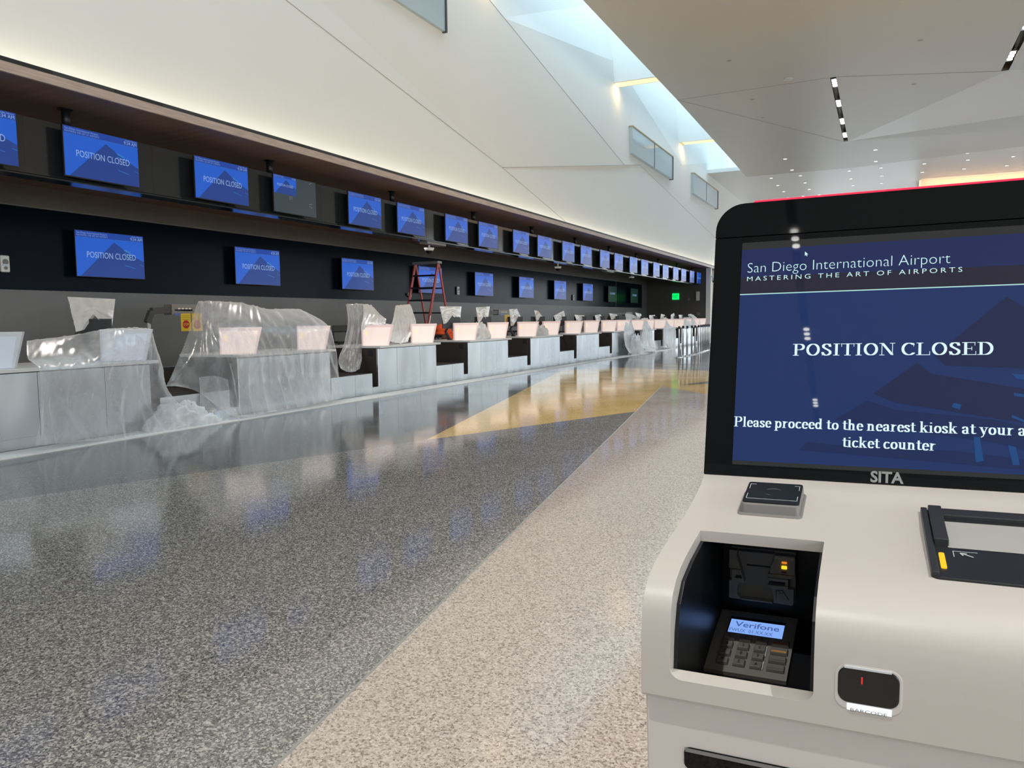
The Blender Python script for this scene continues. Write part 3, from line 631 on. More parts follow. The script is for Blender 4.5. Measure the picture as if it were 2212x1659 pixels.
def kiosk():
    kw = mat('kiosk_shell', (.53, .495, .46), .38, spec=.45); kw2 = mat('kiosk_shell_lower', (.62, .58, .55), .4, spec=.45)
    kd = mat('kiosk_interior', (.006, .007, .009), .35); kg = mat('reader_grey', (.26, .255, .25), .42); kg2 = mat('reader_side', (.20, .193, .186), .45); kk = mat('key_grey', (.15, .145, .135), .5); ink = mat('key_ink', (.02, .02, .02), .6); pale = mat('icon_pale', (.55, .58, .58), .5)
    r = thing('check_in_kiosk', 'white self-service check-in kiosk with tilted black touchscreen at right front', 'kiosk', (KP0.x, KP0.y, 0), KYAW)
    # console body with the card pocket cut out of it
    prof = [(-.14, -.1735), (-.14, -.002)]+KPROF+[(.330, -.1745)]
    m = MB(); m.prism(prof, lambda f, z: KL(0, f, z), lambda f, z: KL(KW, f, z)); body = m.build('console_body', kw, r)
    cp = [(.175, .06), (.175, -.048), (.012, -.050), (.012, -.232), (.300, -.232), (.300, -.165), (.316, -.1475), (.336, -.1512), (.45, -.152), (.45, .06)]
    bm = bmesh.new(); A = [bm.verts.new(KL(.0300, *p)) for p in cp]; B = [bm.verts.new(KL(.1690, *p)) for p in cp]; n = len(cp)
    bm.faces.new(A[::-1]); bm.faces.new(B); [bm.faces.new((A[i], A[(i+1) % n], B[(i+1) % n], B[i])) for i in range(n)]
    bmesh.ops.recalc_face_normals(bm, faces=bm.faces[:])
    es = [e for V in (A, B) for i in (0, 6, 7) for e in V[i].link_edges if e.other_vert(V[i]) is V[(i+1) % n]]
    bmesh.ops.bevel(bm, geom=es, offset=.013, segments=6, profile=.5, affect='EDGES')
    me = bpy.data.meshes.new('cut'); bm.to_mesh(me); bm.free(); cut = bpy.data.objects.new('cut', me); COL.objects.link(cut)
    cut.parent = r
    pass
    def carve(ob):
        b_ = ob.modifiers.new('pocket', 'BOOLEAN'); b_.operation = 'DIFFERENCE'; b_.solver = 'EXACT'; b_.object = cut
        v_ = ob.modifiers.new('round', 'BEVEL'); v_.width = .004; v_.segments = 3; v_.limit_method = 'ANGLE'; v_.angle_limit = .6
        bpy.context.view_layer.update()
        nm = bpy.data.meshes.new_from_object(ob.evaluated_get(bpy.context.evaluated_depsgraph_get())); ob.modifiers.clear(); ob.data = nm
        for p in nm.polygons: p.use_smooth = True
        k_ = ob.modifiers.new('wn', 'WEIGHTED_NORMAL'); k_.keep_sharp = True
    carve(body)
    # lower front
    low = [(-.14, -.1755), (.316, -.1775), (.318, -.181), (.309, -.269), (.300, -.36), (.285, -.60), (.272, -1.0), (.268, -1.316), (-.14, -1.316)]
    m = MB(); m.prism(low, lambda f, z: KL(.001, f, z), lambda f, z: KL(KW-.001, f, z)); lo = m.build('lower_body', kw2, r)
    carve(lo)
    m = MB(); m.box((.03, -.24, .0), (KW-.03, .11, .02)); m.build('foot_plate', M['darkgrey'], r)
    bpy.data.objects.remove(cut)
    # receipt slot in the lower front
    sf = lambda s, z, o=0: KL(s, .3126+(z+.2335)*.1+o, z)
    m = MB(); q = rrect(.0415, -.258, .43, -.2325, .007); m.prism(q, lambda s, z: sf(s, z, -.004), lambda s, z: sf(s, z, .0012))
    m.prism([(.043, -.2375), (.429, -.2375), (.429, -.2335), (.043, -.2335)], lambda s, z: sf(s, z, .001), lambda s, z: sf(s, z, .0022), 1); m.build('receipt_slot', [M['black_gloss'], M['grey_plastic']], lo)
    # pocket liner
    side = [(.174, -.0480), (.235, -.0545), (.280, -.064), (.302, -.082), (.312, -.11), (.3155, -.1478), (.2995, -.222), (.16, -.216), (.03, -.184), (.03, -.0495)]
    m = MB(); L = [KL(.0338, *p) for p in side]; Rr = [KL(.1652, *p) for p in side]; n = len(side)
    m.add(L+Rr, [tuple(range(n)), tuple(range(n, 2*n))]+[(i, (i+1) % n, n+(i+1) % n, n+i) for i in (5, 6, 7, 8, 9)])
    m.add([KL(s, *p) for s in (.0302, .0340) for p in side[:6]], [(i, i+1, 7+i, 6+i) for i in range(5)]); m.add([KL(s, *p) for s in (.1650, .1688) for p in side[:6]], [(i, i+1, 7+i, 6+i) for i in range(5)])
    li = m.build('card_pocket', kd, r, recalc=False)
    # card reader on the pocket's back wall
    s0, s1, z0, z1 = .0460, .1300, -.1585, -.0885
    R = lambda u, v, o=0: KL(s0+u*(s1-s0), .047+o, z0+v*(z1-z0))
    m = MB(); m.prism(rrect(0, .02, 1, 1, .04), lambda u, v: R(u, v, -.012), lambda u, v: R(u, v, 0)); cr_ = m.build('card_reader', kg, r)
    m = MB()
    for q, h in (([(0, .62), (0, .98), (.13, .98), (.12, .88), (.17, .70), (.19, .62)], .012), ([(.05, .38), (.05, .62), (.19, .62), (.25, .38)], .016), ([(0, .03), (0, .38), (.2, .38), (.14, .3), (.13, .12), (.2, .02), (.04, .02)], .010),
                 ([(.69, .96), (.99, .96), (1, .9), (1, .60), (.62, .60), (.64, .75), (.68, .86)], .012), ([(.60, .60), (1, .60), (.92, .54), (.60, .54)], .016), ([(.60, .535), (.91, .535), (.91, .48), (.60, .48)], .017), ([(.60, .40), (.91, .40), (.91, .34), (.62, .34)], .017),
                 ([(.86, .48), (.91, .48), (.91, .40), (.86, .40)], .016), ([(.65, .33), (.99, .33), (.99, .04), (.96, .01), (.68, .03), (.69, .12)], .010), ([(.2, .02), (.68, .02), (.66, .05), (.2, .05)], .012), ([(.13, .98), (.69, .98), (.66, .955), (.15, .955)], .012)):
        m.prism(q, lambda u, v: R(u, v, -.001), lambda u, v, h=h: R(u, v, h))
    m.build('reader_shoulders', kg, cr_, bevel=.0008)
    m = MB(); m.prism([(.26, .655), (.62, .655), (.62, .685), (.26, .685)], lambda u, v: R(u, v, 0), lambda u, v: R(u, v, .001)); m.prism([(.62, .405), (.86, .405), (.86, .475), (.62, .475)], lambda u, v: R(u, v, 0), lambda u, v: R(u, v, .004)); m.prism([(.10, .46), (.22, .46), (.2, .52), (.12, .52)], lambda u, v: R(u, v, .015), lambda u, v: R(u, v, .0165)); m.build('card_slot', M['black'], cr_)
    m = MB(); add_text(m, 'Verifone', .060, lambda x, y: R(x, y, .0125), .695, .89, width=.28); m.build('maker_lettering', pale, cr_, recalc=False)
    for k, (v, mt) in enumerate(((.835, emat('led_amber_dim', (1, .28, .02), .8)), (.745, emat('led_amber', (1, .62, .02), 1.3)), (.655, mat('led_red_off', (.12, .02, .02), .4)))):
        m = MB(); m.prism(rrect(.80, v-(.03 if k == 1 else .017), .88, v+(.03 if k == 1 else .017), .012, 3), lambda u, vv: R(u, vv, .011), lambda u, vv: R(u, vv, .0135)); o = m.build('indicator_light', mt, cr_)
        if k == 1: o['label'] = 'bright amber indicator light'
    m = MB()
    for a, b in (((.72, .27), (.82, .29)), ((.72, .27), (.73, .12)), ((.82, .29), (.92, .12)), ((.77, .27), (.79, .22)), ((.79, .22), (.83, .25))): m.bar(R(*a, .0105), R(*b, .0105), .0008, .0006)
    m.build('card_icon', M['black'], cr_)
    # pin pad on the pocket floor
    T0 = Vector(KL(.0349, .040, -.1803)); T1 = Vector(KL(.1336, .040, -.1803)); B0 = Vector(KL(.0322, .166, -.2110)); B1 = Vector(KL(.1306, .166, -.2110))
    nn = (T1-T0).cross(B0-T0).normalized(); nn = nn if nn.z > 0 else -nn
    Q = lambda a, b, o=0: (T0*(1-a)*(1-b)+T1*a*(1-b)+B0*(1-a)*b+B1*a*b)+nn*o
    m = MB(); m.prism([(0, 0), (1, 0), (1, 1), (0, 1)], lambda a, b: Q(a, b, -.02), lambda a, b: Q(a, b, 0)); pp = m.build('pin_pad', mat('pin_pad_grey', (.20, .195, .18), .45), r)
    m = MB(); m.prism([(.10, .055), (.86, .055), (.84, .105), (.13, .105)], lambda a, b: Q(a, b, 0), lambda a, b: Q(a, b, .0008)); m.prism([(.15, .105), (.86, .105), (.86, .39), (.15, .39)], lambda a, b: Q(a, b, -.001), lambda a, b: Q(a, b, .0004), 1); m.build('display_surround', [mat('lcd_lip', (.16, .2, .25), .3), M['black_gloss']], pp)
    m = MB(); m.add([Q(a, b, .0006) for a, b in ((.165, .155), (.855, .155), (.855, .385), (.165, .385))], [(0, 1, 2, 3)]); lc = m.build('lcd', emat('lcd_blue', (.26, .46, 1), .92), pp, recalc=False)
    it = mat('lcd_ink', (.03, .06, .2), .5, emit=(.10, .20, .58), es=.6)
    m = MB(); add_text(m, 'Verifone', .085, lambda x, y: Q(x, .275-y, .0009), .23, 0, width=.57, off=.012); add_text(m, 'FWUX  01.XX.XX', .055, lambda x, y: Q(x, .365-y, .0009), .18, 0, width=.55); m.build('lcd_text', it, lc, recalc=False)
    keys = '123', '456', '789', 'v0^'
    for j, row in enumerate(keys):
        b0 = .425+j*.128; b1 = b0+.098
        for i, ch in enumerate(row):
            a0 = .135+i*.205; a1 = a0+.155
            m = MB(); m.hexa([Q(a0, b0, 0), Q(a1, b0, 0), Q(a1, b1, 0), Q(a0, b1, 0), Q(a0+.012, b0+.01, .0045), Q(a1-.012, b0+.01, .0045), Q(a1-.012, b1-.008, .0045), Q(a0+.012, b1-.008, .0045)]); ko = m.build('key', kk, pp, bevel=.0008)
            m = MB(); ac, bc = (a0+a1)/2, (b0+b1)/2
            if ch in 'v^': sg = 1 if ch == 'v' else -1; m.add([Q(ac-.022, bc-sg*.018, .0048), Q(ac+.022, bc-sg*.018, .0048), Q(ac, bc+sg*.018, .0048)], [(0, 1, 2)])
            else: add_text(m, ch, .048, lambda x, y: Q(x, bc+.026-y, .0048), ac, 0, align='C')
            m.build('key_mark', ink, ko, recalc=False)
        a0, a1 = .745, .965
        m = MB(); m.hexa([Q(a0, b0, 0), Q(a1, b0, 0), Q(a1, b1, 0), Q(a0, b1, 0), Q(a0+.012, b0+.01, .0045), Q(a1-.012, b0+.01, .0045), Q(a1-.012, b1-.008, .0045), Q(a0+.012, b1-.008, .0045)]); ko = m.build('function_key', kk, pp, bevel=.0008)
        c_ = ((.35, .05, .04), (.55, .27, .06), (.12, .11, .10), (.12, .11, .10))[j]
        m = MB(); m.add([Q(a0+.02, b1-.035, .0048), Q(a1-.02, b1-.035, .0048), Q(a1-.02, b1-.012, .0048), Q(a0+.02, b1-.012, .0048)], [(0, 1, 2, 3)]); m.build('key_stripe', mat('key_stripe_%d' % j, c_, .5), ko, recalc=False)
    m = MB(); m.bar(Q(.70, .55, .001), Q(.70, .70, .001), .0012, .001); m.bar(Q(.70, .78, .001), Q(.70, .90, .001), .0012, .001); m.build('side_mark', pale, pp)
    # contactless reader block
    cf = lambda s, f, o=0: KL(s, f, ksurf(f)+o)
    m = MB(); m.prism(rrect(.0625, .030, .1405, .110, .006), lambda s, f: cf(s, f, -.002), lambda s, f: cf(s, f, .0012)); m.prism(rrect(.066, .032, .1375, .104, .005), lambda s, f: cf(s, f, 0), lambda s, f: cf(s+(.1-s)*.03, f*.97+.001, .0125)); ct = m.build('contactless_reader', kg2, r, bevel=.0012)
    m = MB(); m.prism(rrect(.0675, .033, .1360, .099, .004), lambda s, f: cf(s, f, .012), lambda s, f: cf(s, f, .0142)); gp = m.build('reader_face', mat('reader_face_black', (.010, .013, .015), .35, spec=.25), ct, bevel=.0006)
    CFH = [cf]; m = MB(); H = .0146
    def lineart(pts, wd=.0007, cf=None):
        cf = cf or CFH[0]
        for a, b in zip(pts[:-1], pts[1:]): m.bar(cf(*a, H), cf(*b, H), wd, .0004)
    lineart([(.071, .041), (.071, .060), (.0735, .063), (.071, .066), (.071, .089)]); lineart([(.1325, .041), (.1325, .060), (.130, .063), (.1325, .066), (.1325, .089)]); lineart([(.071, .041), (.078, .041)]); lineart([(.1325, .041), (.126, .041)]); lineart([(.071, .089), (.1325, .089)])
    lineart([(.102+.0125*math.cos(t*PI/12), .064+.0105*math.sin(t*PI/12)) for t in range(7, 26)])
    for k in range(4): lineart([(.0975+k*.0024+.0015*math.cos(t), .064+(.0035+k*.0008)*math.sin(t)) for t in (-1.2, -.6, 0, .6, 1.2)], .0009)
    lineart([(.1055, .059), (.112, .062), (.116, .064)]); lineart([(.1055, .067), (.111, .067), (.1165, .0655)]); m.build('contactless_symbol', pale, gp)
    # document scanner
    cf0 = cf; cf = lambda s, f, o=0: KL(s, f, -.0193+(f-.056)*(-.0418+.0193)/(.2505-.056)+o)
    m = MB(); m.prism(rrect(.2715, .056, .4600, .2505, .008), lambda s, f: cf(s, f, -.003), lambda s, f: cf(s, f, .0022)); ds = m.build('document_scanner', mat('scanner_black', (.016, .017, .020), .35), r, bevel=.001)
    m = MB(); m.box(KL(.2715, .170, -.02), KL(.2715, .170, -.02)); m = MB()
    m.prism([(.2715, .058), (.2785, .058), (.2785, .247), (.2715, .247)], lambda s, f: cf(s, f, 0), lambda s, f: cf(s, f, .006)); m.prism([(.2790, .060), (.2930, .060), (.2930, .168), (.2790, .168)], lambda s, f: cf(s, f, 0), lambda s, f: cf(s, f, .010)); m.prism([(.2930, .060), (.460, .060), (.460, .083), (.2930, .083)], lambda s, f: cf(s, f, 0), lambda s, f: cf(s, f, .007)); m.build('guide_rail', mat('rail_black', (.022, .024, .027), .4), ds, bevel=.001)
    m = MB(); m.add([cf(s, f, .0026) for s, f in ((.292, .093), (.455, .093), (.455, .172), (.292, .172))], [(0, 1, 2, 3)]); m.build('scan_glass', mat('scan_glass', (.40, .40, .37), .3), ds, recalc=False)
    m = MB(); m.prism(rrect(.2815, .1895, .2868, .2285, .002, 3), lambda s, f: cf(s, f, .002), lambda s, f: cf(s, f, .0034)); m.build('amber_light', emat('led_yellow', (1, .56, .0), 1.15), ds)
    CFH[0] = cf; m = MB(); H = .0030; lineart([(.2955, .1975), (.2955, .182), (.318, .182)], .0007); lineart([(.3035, .187), (.313, .1945)], .0016); lineart([(.302, .1862), (.308, .1865)], .0016); lineart([(.302, .1862), (.304, .192)], .0016)
    lineart([(.365, .205), (.384, .190), (.387, .206), (.365, .205), (.372, .217), (.420, .219), (.420, .193), (.384, .190)]); lineart([(.372, .217), (.373, .241), (.420, .243), (.420, .219)]); lineart([(.366, .216), (.367, .236), (.373, .241)]); lineart([(.397+.0068*math.cos(t*PI/10), .204+.0085*math.sin(t*PI/10)) for t in range(21)])
    for k in range(4): lineart([(.3925+k*.003, .198), (.394+k*.003, .204), (.3925+k*.003, .210)])
    lineart([(.374, .203), (.378, .199), (.383, .2045), (.374, .203)], .0018); m.build('passport_icon', pale, ds)
    cf = cf0
    # barcode reader window with its lit lettering
    bfz = lambda s, z, o=0: KL(s, .3338+o, z)
    m = MB(); m.prism(rrect(.1875, -.1500, .2455, -.1065, .011), lambda s, z: bfz(s, z, -.004), lambda s, z: bfz(s, z, .0008)); br = m.build('barcode_reader', mat('recess_white', (.58, .55, .52), .4), r, bevel=.001)
    m = MB(); m.prism(rrect(.1905, -.1432, .2428, -.1085, .0095), lambda s, z: bfz(s, z, -.002), lambda s, z: bfz(s, z, .0016)); bw = m.build('scan_window', mat('scan_window', (.010, .010, .011), .25), br, bevel=.0008)
    m = MB(); m.prism(rrect(.1955, -.1095, .236, -.1075, .0008, 2), lambda s, z: bfz(s, z, .001), lambda s, z: bfz(s, z, .0026)); m.build('window_lip', mat('lip_silver', (.6, .62, .66), .3), br)
    m = MB(); m.prism(rrect(.2105, -.1235, .2118, -.1165, .0006, 3), lambda s, z: bfz(s, z, .0015), lambda s, z: bfz(s, z, .0019)); m.build('red_beam', emat('beam_red', (1, .03, .02), .75), bw)
    m = MB(); m.prism([(.1988, -.1500), (.2368, -.1500), (.2368, -.1440), (.1988, -.1440)], lambda s, z: bfz(s, z, .0006), lambda s, z: bfz(s, z, .0018)); lb = m.build('lit_label', emat('label_lit', (.86, .95, 1), 1.25), br)
    m = MB(); random.seed(3)
    x = .1995
    while x < .236: wd = random.choice((.0003, .0005, .0008)); m.add([bfz(a, b, .0022) for a, b in ((x, -.1478), (x+wd, -.1478), (x+wd, -.1442), (x, -.1442))], [(0, 1, 2, 3)]); x += wd+random.choice((.0012, .0018, .0026))
    m.build('barcode_mark', mat('mark_pale', (.5, .55, .6), .5, emit=(.6, .7, .8), es=.9), lb, recalc=False)
    m = MB(); add_text(m, 'BARCODE', .0032, lambda x, y: bfz(x, y, .0024), .2020, -.1508, width=.031); m.build('label_lettering', mat('label_ink', (.12, .10, .10), .6), lb, recalc=False)
    # screen housing
    hp = rrect(0, 0, KW, .3455, .0005, 1)
    Rt = .040
    m = MB(); m.prism([(0, 0), (KW, 0), (KW, .3452), (0, .3452)], lambda s, v: KS(s, v, -.05), lambda s, v: KS(s, v, 0)); bz = m.build('screen_bezel', M['black_gloss'], r, bevel=.001)
    top = [(KW, .3465)]+[p for p in rrect(0, .2, KW, .3965, Rt, 10)[:22]]+[(0, .3465)]
    m = MB(); m.prism(top, lambda s, v: KS(s, v, -.05), lambda s, v: KS(s, v, -.0006)); m.build('top_cap', mat('cap_black', (.004, .005, .006), .03, spec=.22), r)
    m = MB(); m.prism([(0, 0), (KW, 0), (KW, .35)]+[p for p in rrect(-.002, .2, KW+.002, .3985, Rt, 10)[:22]]+[(-.002, 0)], lambda s, v: KS(s, v, -.075), lambda s, v: KS(s, v, -.0505)); m.build('rear_shell', kw, r)
    m = MB(); m.prism([(.047, .394), (.423, .394), (.421, .4035), (.052, .4035)], lambda s, v: KS(s, v, -.034), lambda s, v: KS(s, v, -.010)); m.build('status_light_bar', emat('bar_red', (1, .012, .075), 1.15), r, bevel=.002)
    m = MB(); m.box(KL(.08, -.21, -.30), KL(.39, -.135, .20)); m.build('rear_spine', kw, r)
    # display picture
    KB = dict(bg=(.012, .031, .118), head=(.019, .018, .034), headt=(.013, .022, .092), peak=(.013, .020, .066), peak2=(.010, .022, .085), streak=(.010, .060, .20), strip=(.024, .025, .025), line=(.42, .72, .70), txt=(.62, .90, .92), wt=(.74, .93, 1.0))
    KM = {k: mat('kiosk_'+k, (.006, .006, .007), .018, spec=.28, emit=v, es=1.0) for k, v in KB.items()}
    a, b, c, d = .039, .431, .0212, .326
    order = list(KM); m = MB()
    def quad(s0, v0, s1, v1, k, o=.0004): m.add([KS(s0, v0, o), KS(s1, v0, o), KS(s1, v1, o), KS(s0, v1, o)], [(0, 1, 2, 3)], order.index(k))
    quad(a, c, b, .259, 'bg'); quad(a, .2605, b, .285, 'head'); quad(a, .285, b, d, 'headt'); quad(a, .259, b, .2605, 'line', .0006); quad(a, d, b, .3365, 'strip'); quad(a, .0155, b, c, 'strip')
    def poly(pts, k, o):
        q = []
        for x, y in pts:
            s, v = kscr(1500+x/2.305, 380+y/2.305); q.append((min(max(s, a), b), min(max(v-SH*0, c), .259)))
        m.add([KS(s, v, o) for s, v in q], [tuple(range(len(q)))], order.index(k))
    poly([(1555, 600), (1700, 690), (1850, 790), (1900, 1010), (1641, 960), (1250, 945), (1195, 895)], 'peak', .0006)
    poly([(1110, 930), (1180, 985), (1641, 1060), (1900, 1110), (1900, 1250), (1641, 1230), (1000, 1130), (890, 1085)], 'peak', .0008)
    poly([(860, 1118), (1000, 1165), (1500, 1215), (1900, 1300), (1900, 1420), (1500, 1330), (700, 1215)], 'peak2', .0010)
    poly([(560, 1325), (700, 1340), (1300, 1370), (1900, 1440), (1900, 1490), (1600, 1460), (520, 1365)], 'peak2', .0012)
    for p in ([(1580, 985), (1641, 990), (1641, 1015), (1600, 1010)], [(1290, 1130), (1330, 1140), (1320, 1165), (1280, 1150)], [(1580, 1190), (1641, 1215), (1641, 1228), (1580, 1205)], [(1390, 1300), (1420, 1300), (1440, 1420), (1400, 1425)], [(1560, 1340), (1600, 1350), (1620, 1440), (1585, 1440)], [(1590, 1080), (1650, 1090), (1650, 1105), (1590, 1095)]): poly(p, 'streak', .0014)
    sc = m.build('touchscreen', [KM[k] for k in order], r, recalc=False)
    F = lambda x, y: KS(x, y, .0017)
    m = MB(); add_text(m, 'San Diego International Airport', .0148, F, .0482, .2912, width=.2550, off=-.018); m.build('airport_name', KM['txt'], sc, recalc=False)
    m = MB(); add_text(m, 'MASTERING THE ART OF AIRPORTS', .0066, F, .0480, .2790, width=.2690, sp=1.45, off=-.004); m.build('motto', KM['txt'], sc, recalc=False)
    m = MB(); serif(m, 'POSITION CLOSED', .0165, F, .2338, .1700, .2400); m.build('closed_message', KM['wt'], sc, recalc=False)
    m = MB(); serif(m, 'Please proceed to the nearest kiosk at your airline', .0142, F, .235, .0690, .392); serif(m, 'ticket counter', .0142, F, .2355, .0462, .1100); m.build('instruction', KM['wt'], sc, recalc=False)
    m = MB(); x, y = kscr(1739, 544); k = .0062; m.add([F(x+p*k, y+q*k) for p, q in ((0, 0), (0, -1), (.24, -.78), (.42, -1.15), (.56, -1.08), (.40, -.72), (.72, -.70))], [(0, 1, 2, 5, 6), (2, 3, 4, 5)]); m.build('cursor', KM['txt'], sc, recalc=False)
    m = MB(); add_text(m, 'SITA', .0140, lambda x, y: KS(x, y, .0006), .2160, .0022, width=.0390, off=.03); m.build('maker_logo', mat('logo_grey', (.30, .31, .30), .4), bz, recalc=False)
kiosk()
# ------------------------------------------------------------------ plastic sheets over the counters
def px_cols(cols): 
    return [[W(*p) for p in c] for c in cols]
def fill(cols):
    """columns of (px, py[, X]); X carries on from the column's previous entry or the same entry of the column before"""
    out = []; prev = None
    for c in cols:
        q = []
        for j, p in enumerate(c):
            X = p[2] if len(p) > 2 else prev[j][2]
            q.append((p[0], p[1], X))
        out.append(q); prev = q
    return px_cols(out)
SHG = 'protective plastic sheets over the counters'
def drape(name, cols, label, m, nu=70, nv=60, **kw):
    mb = MB(); mb.grid(sheet(fill(cols), nu, nv, **kw)); o = mb.build(name, m, recalc=False); tag(o, label, 'plastic sheet', SHG); return o
d1 = drape('plastic_sheet', [
 [(56, 760, -10.35), (58, 737, -10.15), (60, 775, -9.75), (84, 800, -9.33), (86, 880, -9.27), (76, 962, -9.10)],
 [(110, 755), (115, 730), (112, 770), (125, 797), (118, 880), (112, 960)],
 [(165, 750), (170, 722), (170, 765), (176, 794), (160, 870), (165, 955)],
 [(215, 735), (215, 712, -9.95), (226, 745, -9.55), (228, 789), (232, 860), (232, 951)],
 [(260, 730), (262, 709, -9.75), (266, 745, -9.45), (272, 786), (275, 860), (285, 946)],
 [(300, 730), (300, 709, -9.7), (304, 745, -9.42), (312, 783), (318, 850), (350, 933)],
 [(318, 730), (322, 710, -9.6), (334, 748, -9.42), (343, 782), (353, 840, -9.22), (395, 920, -9.08)],
 [(330, 735), (326, 716, -9.9), (340, 765, -9.7), (350, 800, -9.5), (362, 850, -9.3), (432, 910, -9.06)]],
 'crumpled clear plastic sheet over the right half of the nearest counter, trailing on the floor', M['film'], 90, 80, amp=.045, seed=1, fu=11)
m = MB()
def lump(c, rx, ry, rz, seed, n=26, k=12):
    P = []
    for i in range(n+1):
        th = 2*PI*i/n; row = []
        for j in range(k+1):
            ph = PI/2*j/k; d = Vector((math.cos(th)*math.cos(ph), math.sin(th)*math.cos(ph), math.sin(ph)))
            q = 1+.34*(1-2*abs(noise.noise(d*2.6+Vector((seed, 0, 0)))))-.1+.10*noise.noise(d*7)
            row.append(Vector(c)+Vector((d.x*rx*q, d.y*ry*q, max(.012, d.z*rz*q))))
        P.append(row)
    return P
c0 = hit(385, 900, 0, -9.25)
m.grid(lump((-9.27, c0.y+.02, .0), .17, .50, .34, 3, 40, 16)); m.grid(lump((-9.2, c0.y+.42, .0), .12, .30, .14, 9, 30, 10)); o = m.build('plastic_bundle', M['film_far'], recalc=False)
tag(o, 'heap of bunched white plastic film on the floor between the two nearest counters', 'plastic sheet', SHG)
drape('plastic_sheet', [
 [(432, 700, -10.45), (428, 652, -10.15), (404, 728, -9.95), (384, 780, -9.80), (366, 820, -9.66), (357, 836, -9.58)],
 [(450, 700), (440, 651), (436, 725, -9.85), (425, 778, -9.66), (414, 822, -9.58), (420, 842, -9.50)],
 [(470, 695), (462, 651), (460, 712, -9.75), (470, 770, -9.42), (478, 838, -9.36), (492, 895, -9.16)],
 [(490, 690), (490, 652), (487, 706, -9.62), (500, 768, -9.33), (512, 836, -9.28), (532, 900, -9.08)],
 [(530, 690), (520, 655), (530, 704, -9.55), (552, 765), (560, 830), (575, 893)],
 [(570, 690), (548, 661), (565, 706, -9.55), (590, 763), (598, 828), (608, 886)],
 [(615, 690), (580, 668), (605, 708), (625, 761), (632, 822), (640, 880)],
 [(650, 690), (622, 667), (645, 706), (660, 759), (668, 818), (676, 874)],
 [(690, 700), (648, 669), (678, 705, -9.5), (693, 757), (700, 814), (707, 868)],
 [(704, 712), (668, 678, -10.1), (710, 705, -9.5), (723, 755), (730, 808), (738, 860, -9.14)]],
 'large clear plastic sheet tented over the whole second counter and its two light boxes', M['film'], 130, 100, amp=.05, seed=5, fu=15)
drape('plastic_sheet', [
 [(430, 815, -9.46), (432, 838, -9.44), (432, 870, -9.43), (434, 902, -9.38)], [(465, 812, -9.45), (468, 838, -9.42), (470, 875, -9.40), (478, 908, -9.20)], [(492, 820, -9.44), (496, 840, -9.38), (505, 878, -9.33), (520, 905, -9.08)]],
 'strip of plastic film hanging over the steel scale left of the tented counter', M['film_thin'], 24, 24, amp=.03, seed=8, fu=5)
drape('plastic_sheet', [
 [(752, 690, -10.35), (747, 657, -10.15), (750, 700, -10.0), (742, 745, -9.9), (730, 779, -9.78), (737, 797, -9.66)],
 [(765, 690), (760, 657), (764, 700), (754, 748), (745, 778), (746, 802)],
 [(782, 690), (775, 657), (775, 697), (768, 748), (762, 780), (762, 804)],
 [(796, 690), (790, 657), (788, 695), (780, 742), (780, 775), (776, 798)]],
 'clear plastic bag hanging from the monitor at the left end of the third counter', M['film_thin'], 40, 60, amp=.05, seed=11, fu=6, amp0=.5)
drape('plastic_sheet', [
 [(786, 675, -10.2), (784, 658, -10.1), (784, 680, -10.0), (780, 706, -9.78), (781, 716, -9.72)],
 [(800, 676), (796, 659), (802, 680), (797, 700, -9.7), (797, 703, -9.62)],
 [(815, 684), (806, 664), (820, 684), (818, 698), (818, 703)],
 [(830, 695), (812, 674), (832, 690), (833, 700, -9.75), (846, 704, -9.64)]],
 'bunched plastic film lying over the left light box of the third counter', M['film_milky'], 36, 30, amp=.05, seed=13, fu=5, amp0=.7)
drape('plastic_sheet', [
 [(853, 690, -10.35), (855, 660, -10.15), (848, 690, -10.0), (842, 715, -9.9), (836, 738, -9.8)],
 [(866, 690), (865, 659), (860, 692), (858, 720), (852, 741, -9.72)],
 [(880, 690), (876, 659), (878, 690), (874, 722), (868, 742)],
 [(892, 692), (886, 661), (895, 690), (897, 704), (880, 738)]],
 'milky plastic bag over the monitor between the light boxes of the third counter', M['film_milky'], 40, 44, amp=.05, seed=17, fu=6, amp0=.5)
def far_drape(cols, lab, seed, nu=40, nv=50, m='film_far', **k): return drape('plastic_sheet', cols, lab, M[m], nu, nv, amp=.07, seed=seed, fu=7, **k)
far_drape([[(1351, 685, -10.2), (1350, 677, -10.05), (1352, 693, -9.6), (1347, 714, -9.3), (1350, 745, -9.25), (1360, 763, -9.12)], [(1358, 685), (1356, 677), (1358, 692), (1358, 712), (1362, 742), (1372, 764)], [(1368, 688), (1364, 679), (1362, 692), (1366, 712), (1372, 740), (1386, 762)], [(1382, 692), (1372, 683), (1364, 694), (1370, 714), (1374, 738), (1408, 758)]],
 'white plastic sheet sweeping down from the eighth counter to the floor', 21)
m = MB(); c1 = hit(1385, 757, 0, -9.2); m.grid(lump((-9.17, c1.y-.9, 0), .18, .8, .75, 5)); m.grid(lump((-9.13, c1.y+.9, 0), .16, 1.0, .22, 6)); tag(m.build('plastic_bundle', M['film_far'], recalc=False), 'bunched foot of the white plastic sheet beside the eighth counter', 'plastic sheet', SHG)
far_drape([[(1387, 692, -10.2), (1385, 688, -9.9), (1386, 700, -9.55), (1388, 712, -9.3), (1384, 735, -9.25), (1386, 757, -9.2)], [(1395, 690), (1393, 687), (1395, 700), (1398, 713), (1397, 737), (1398, 757)], [(1402, 691), (1399, 688), (1400, 700), (1408, 713), (1409, 737), (1412, 752)]],
 'pale plastic sheet hanging in straight folds over the ninth counter', 23)
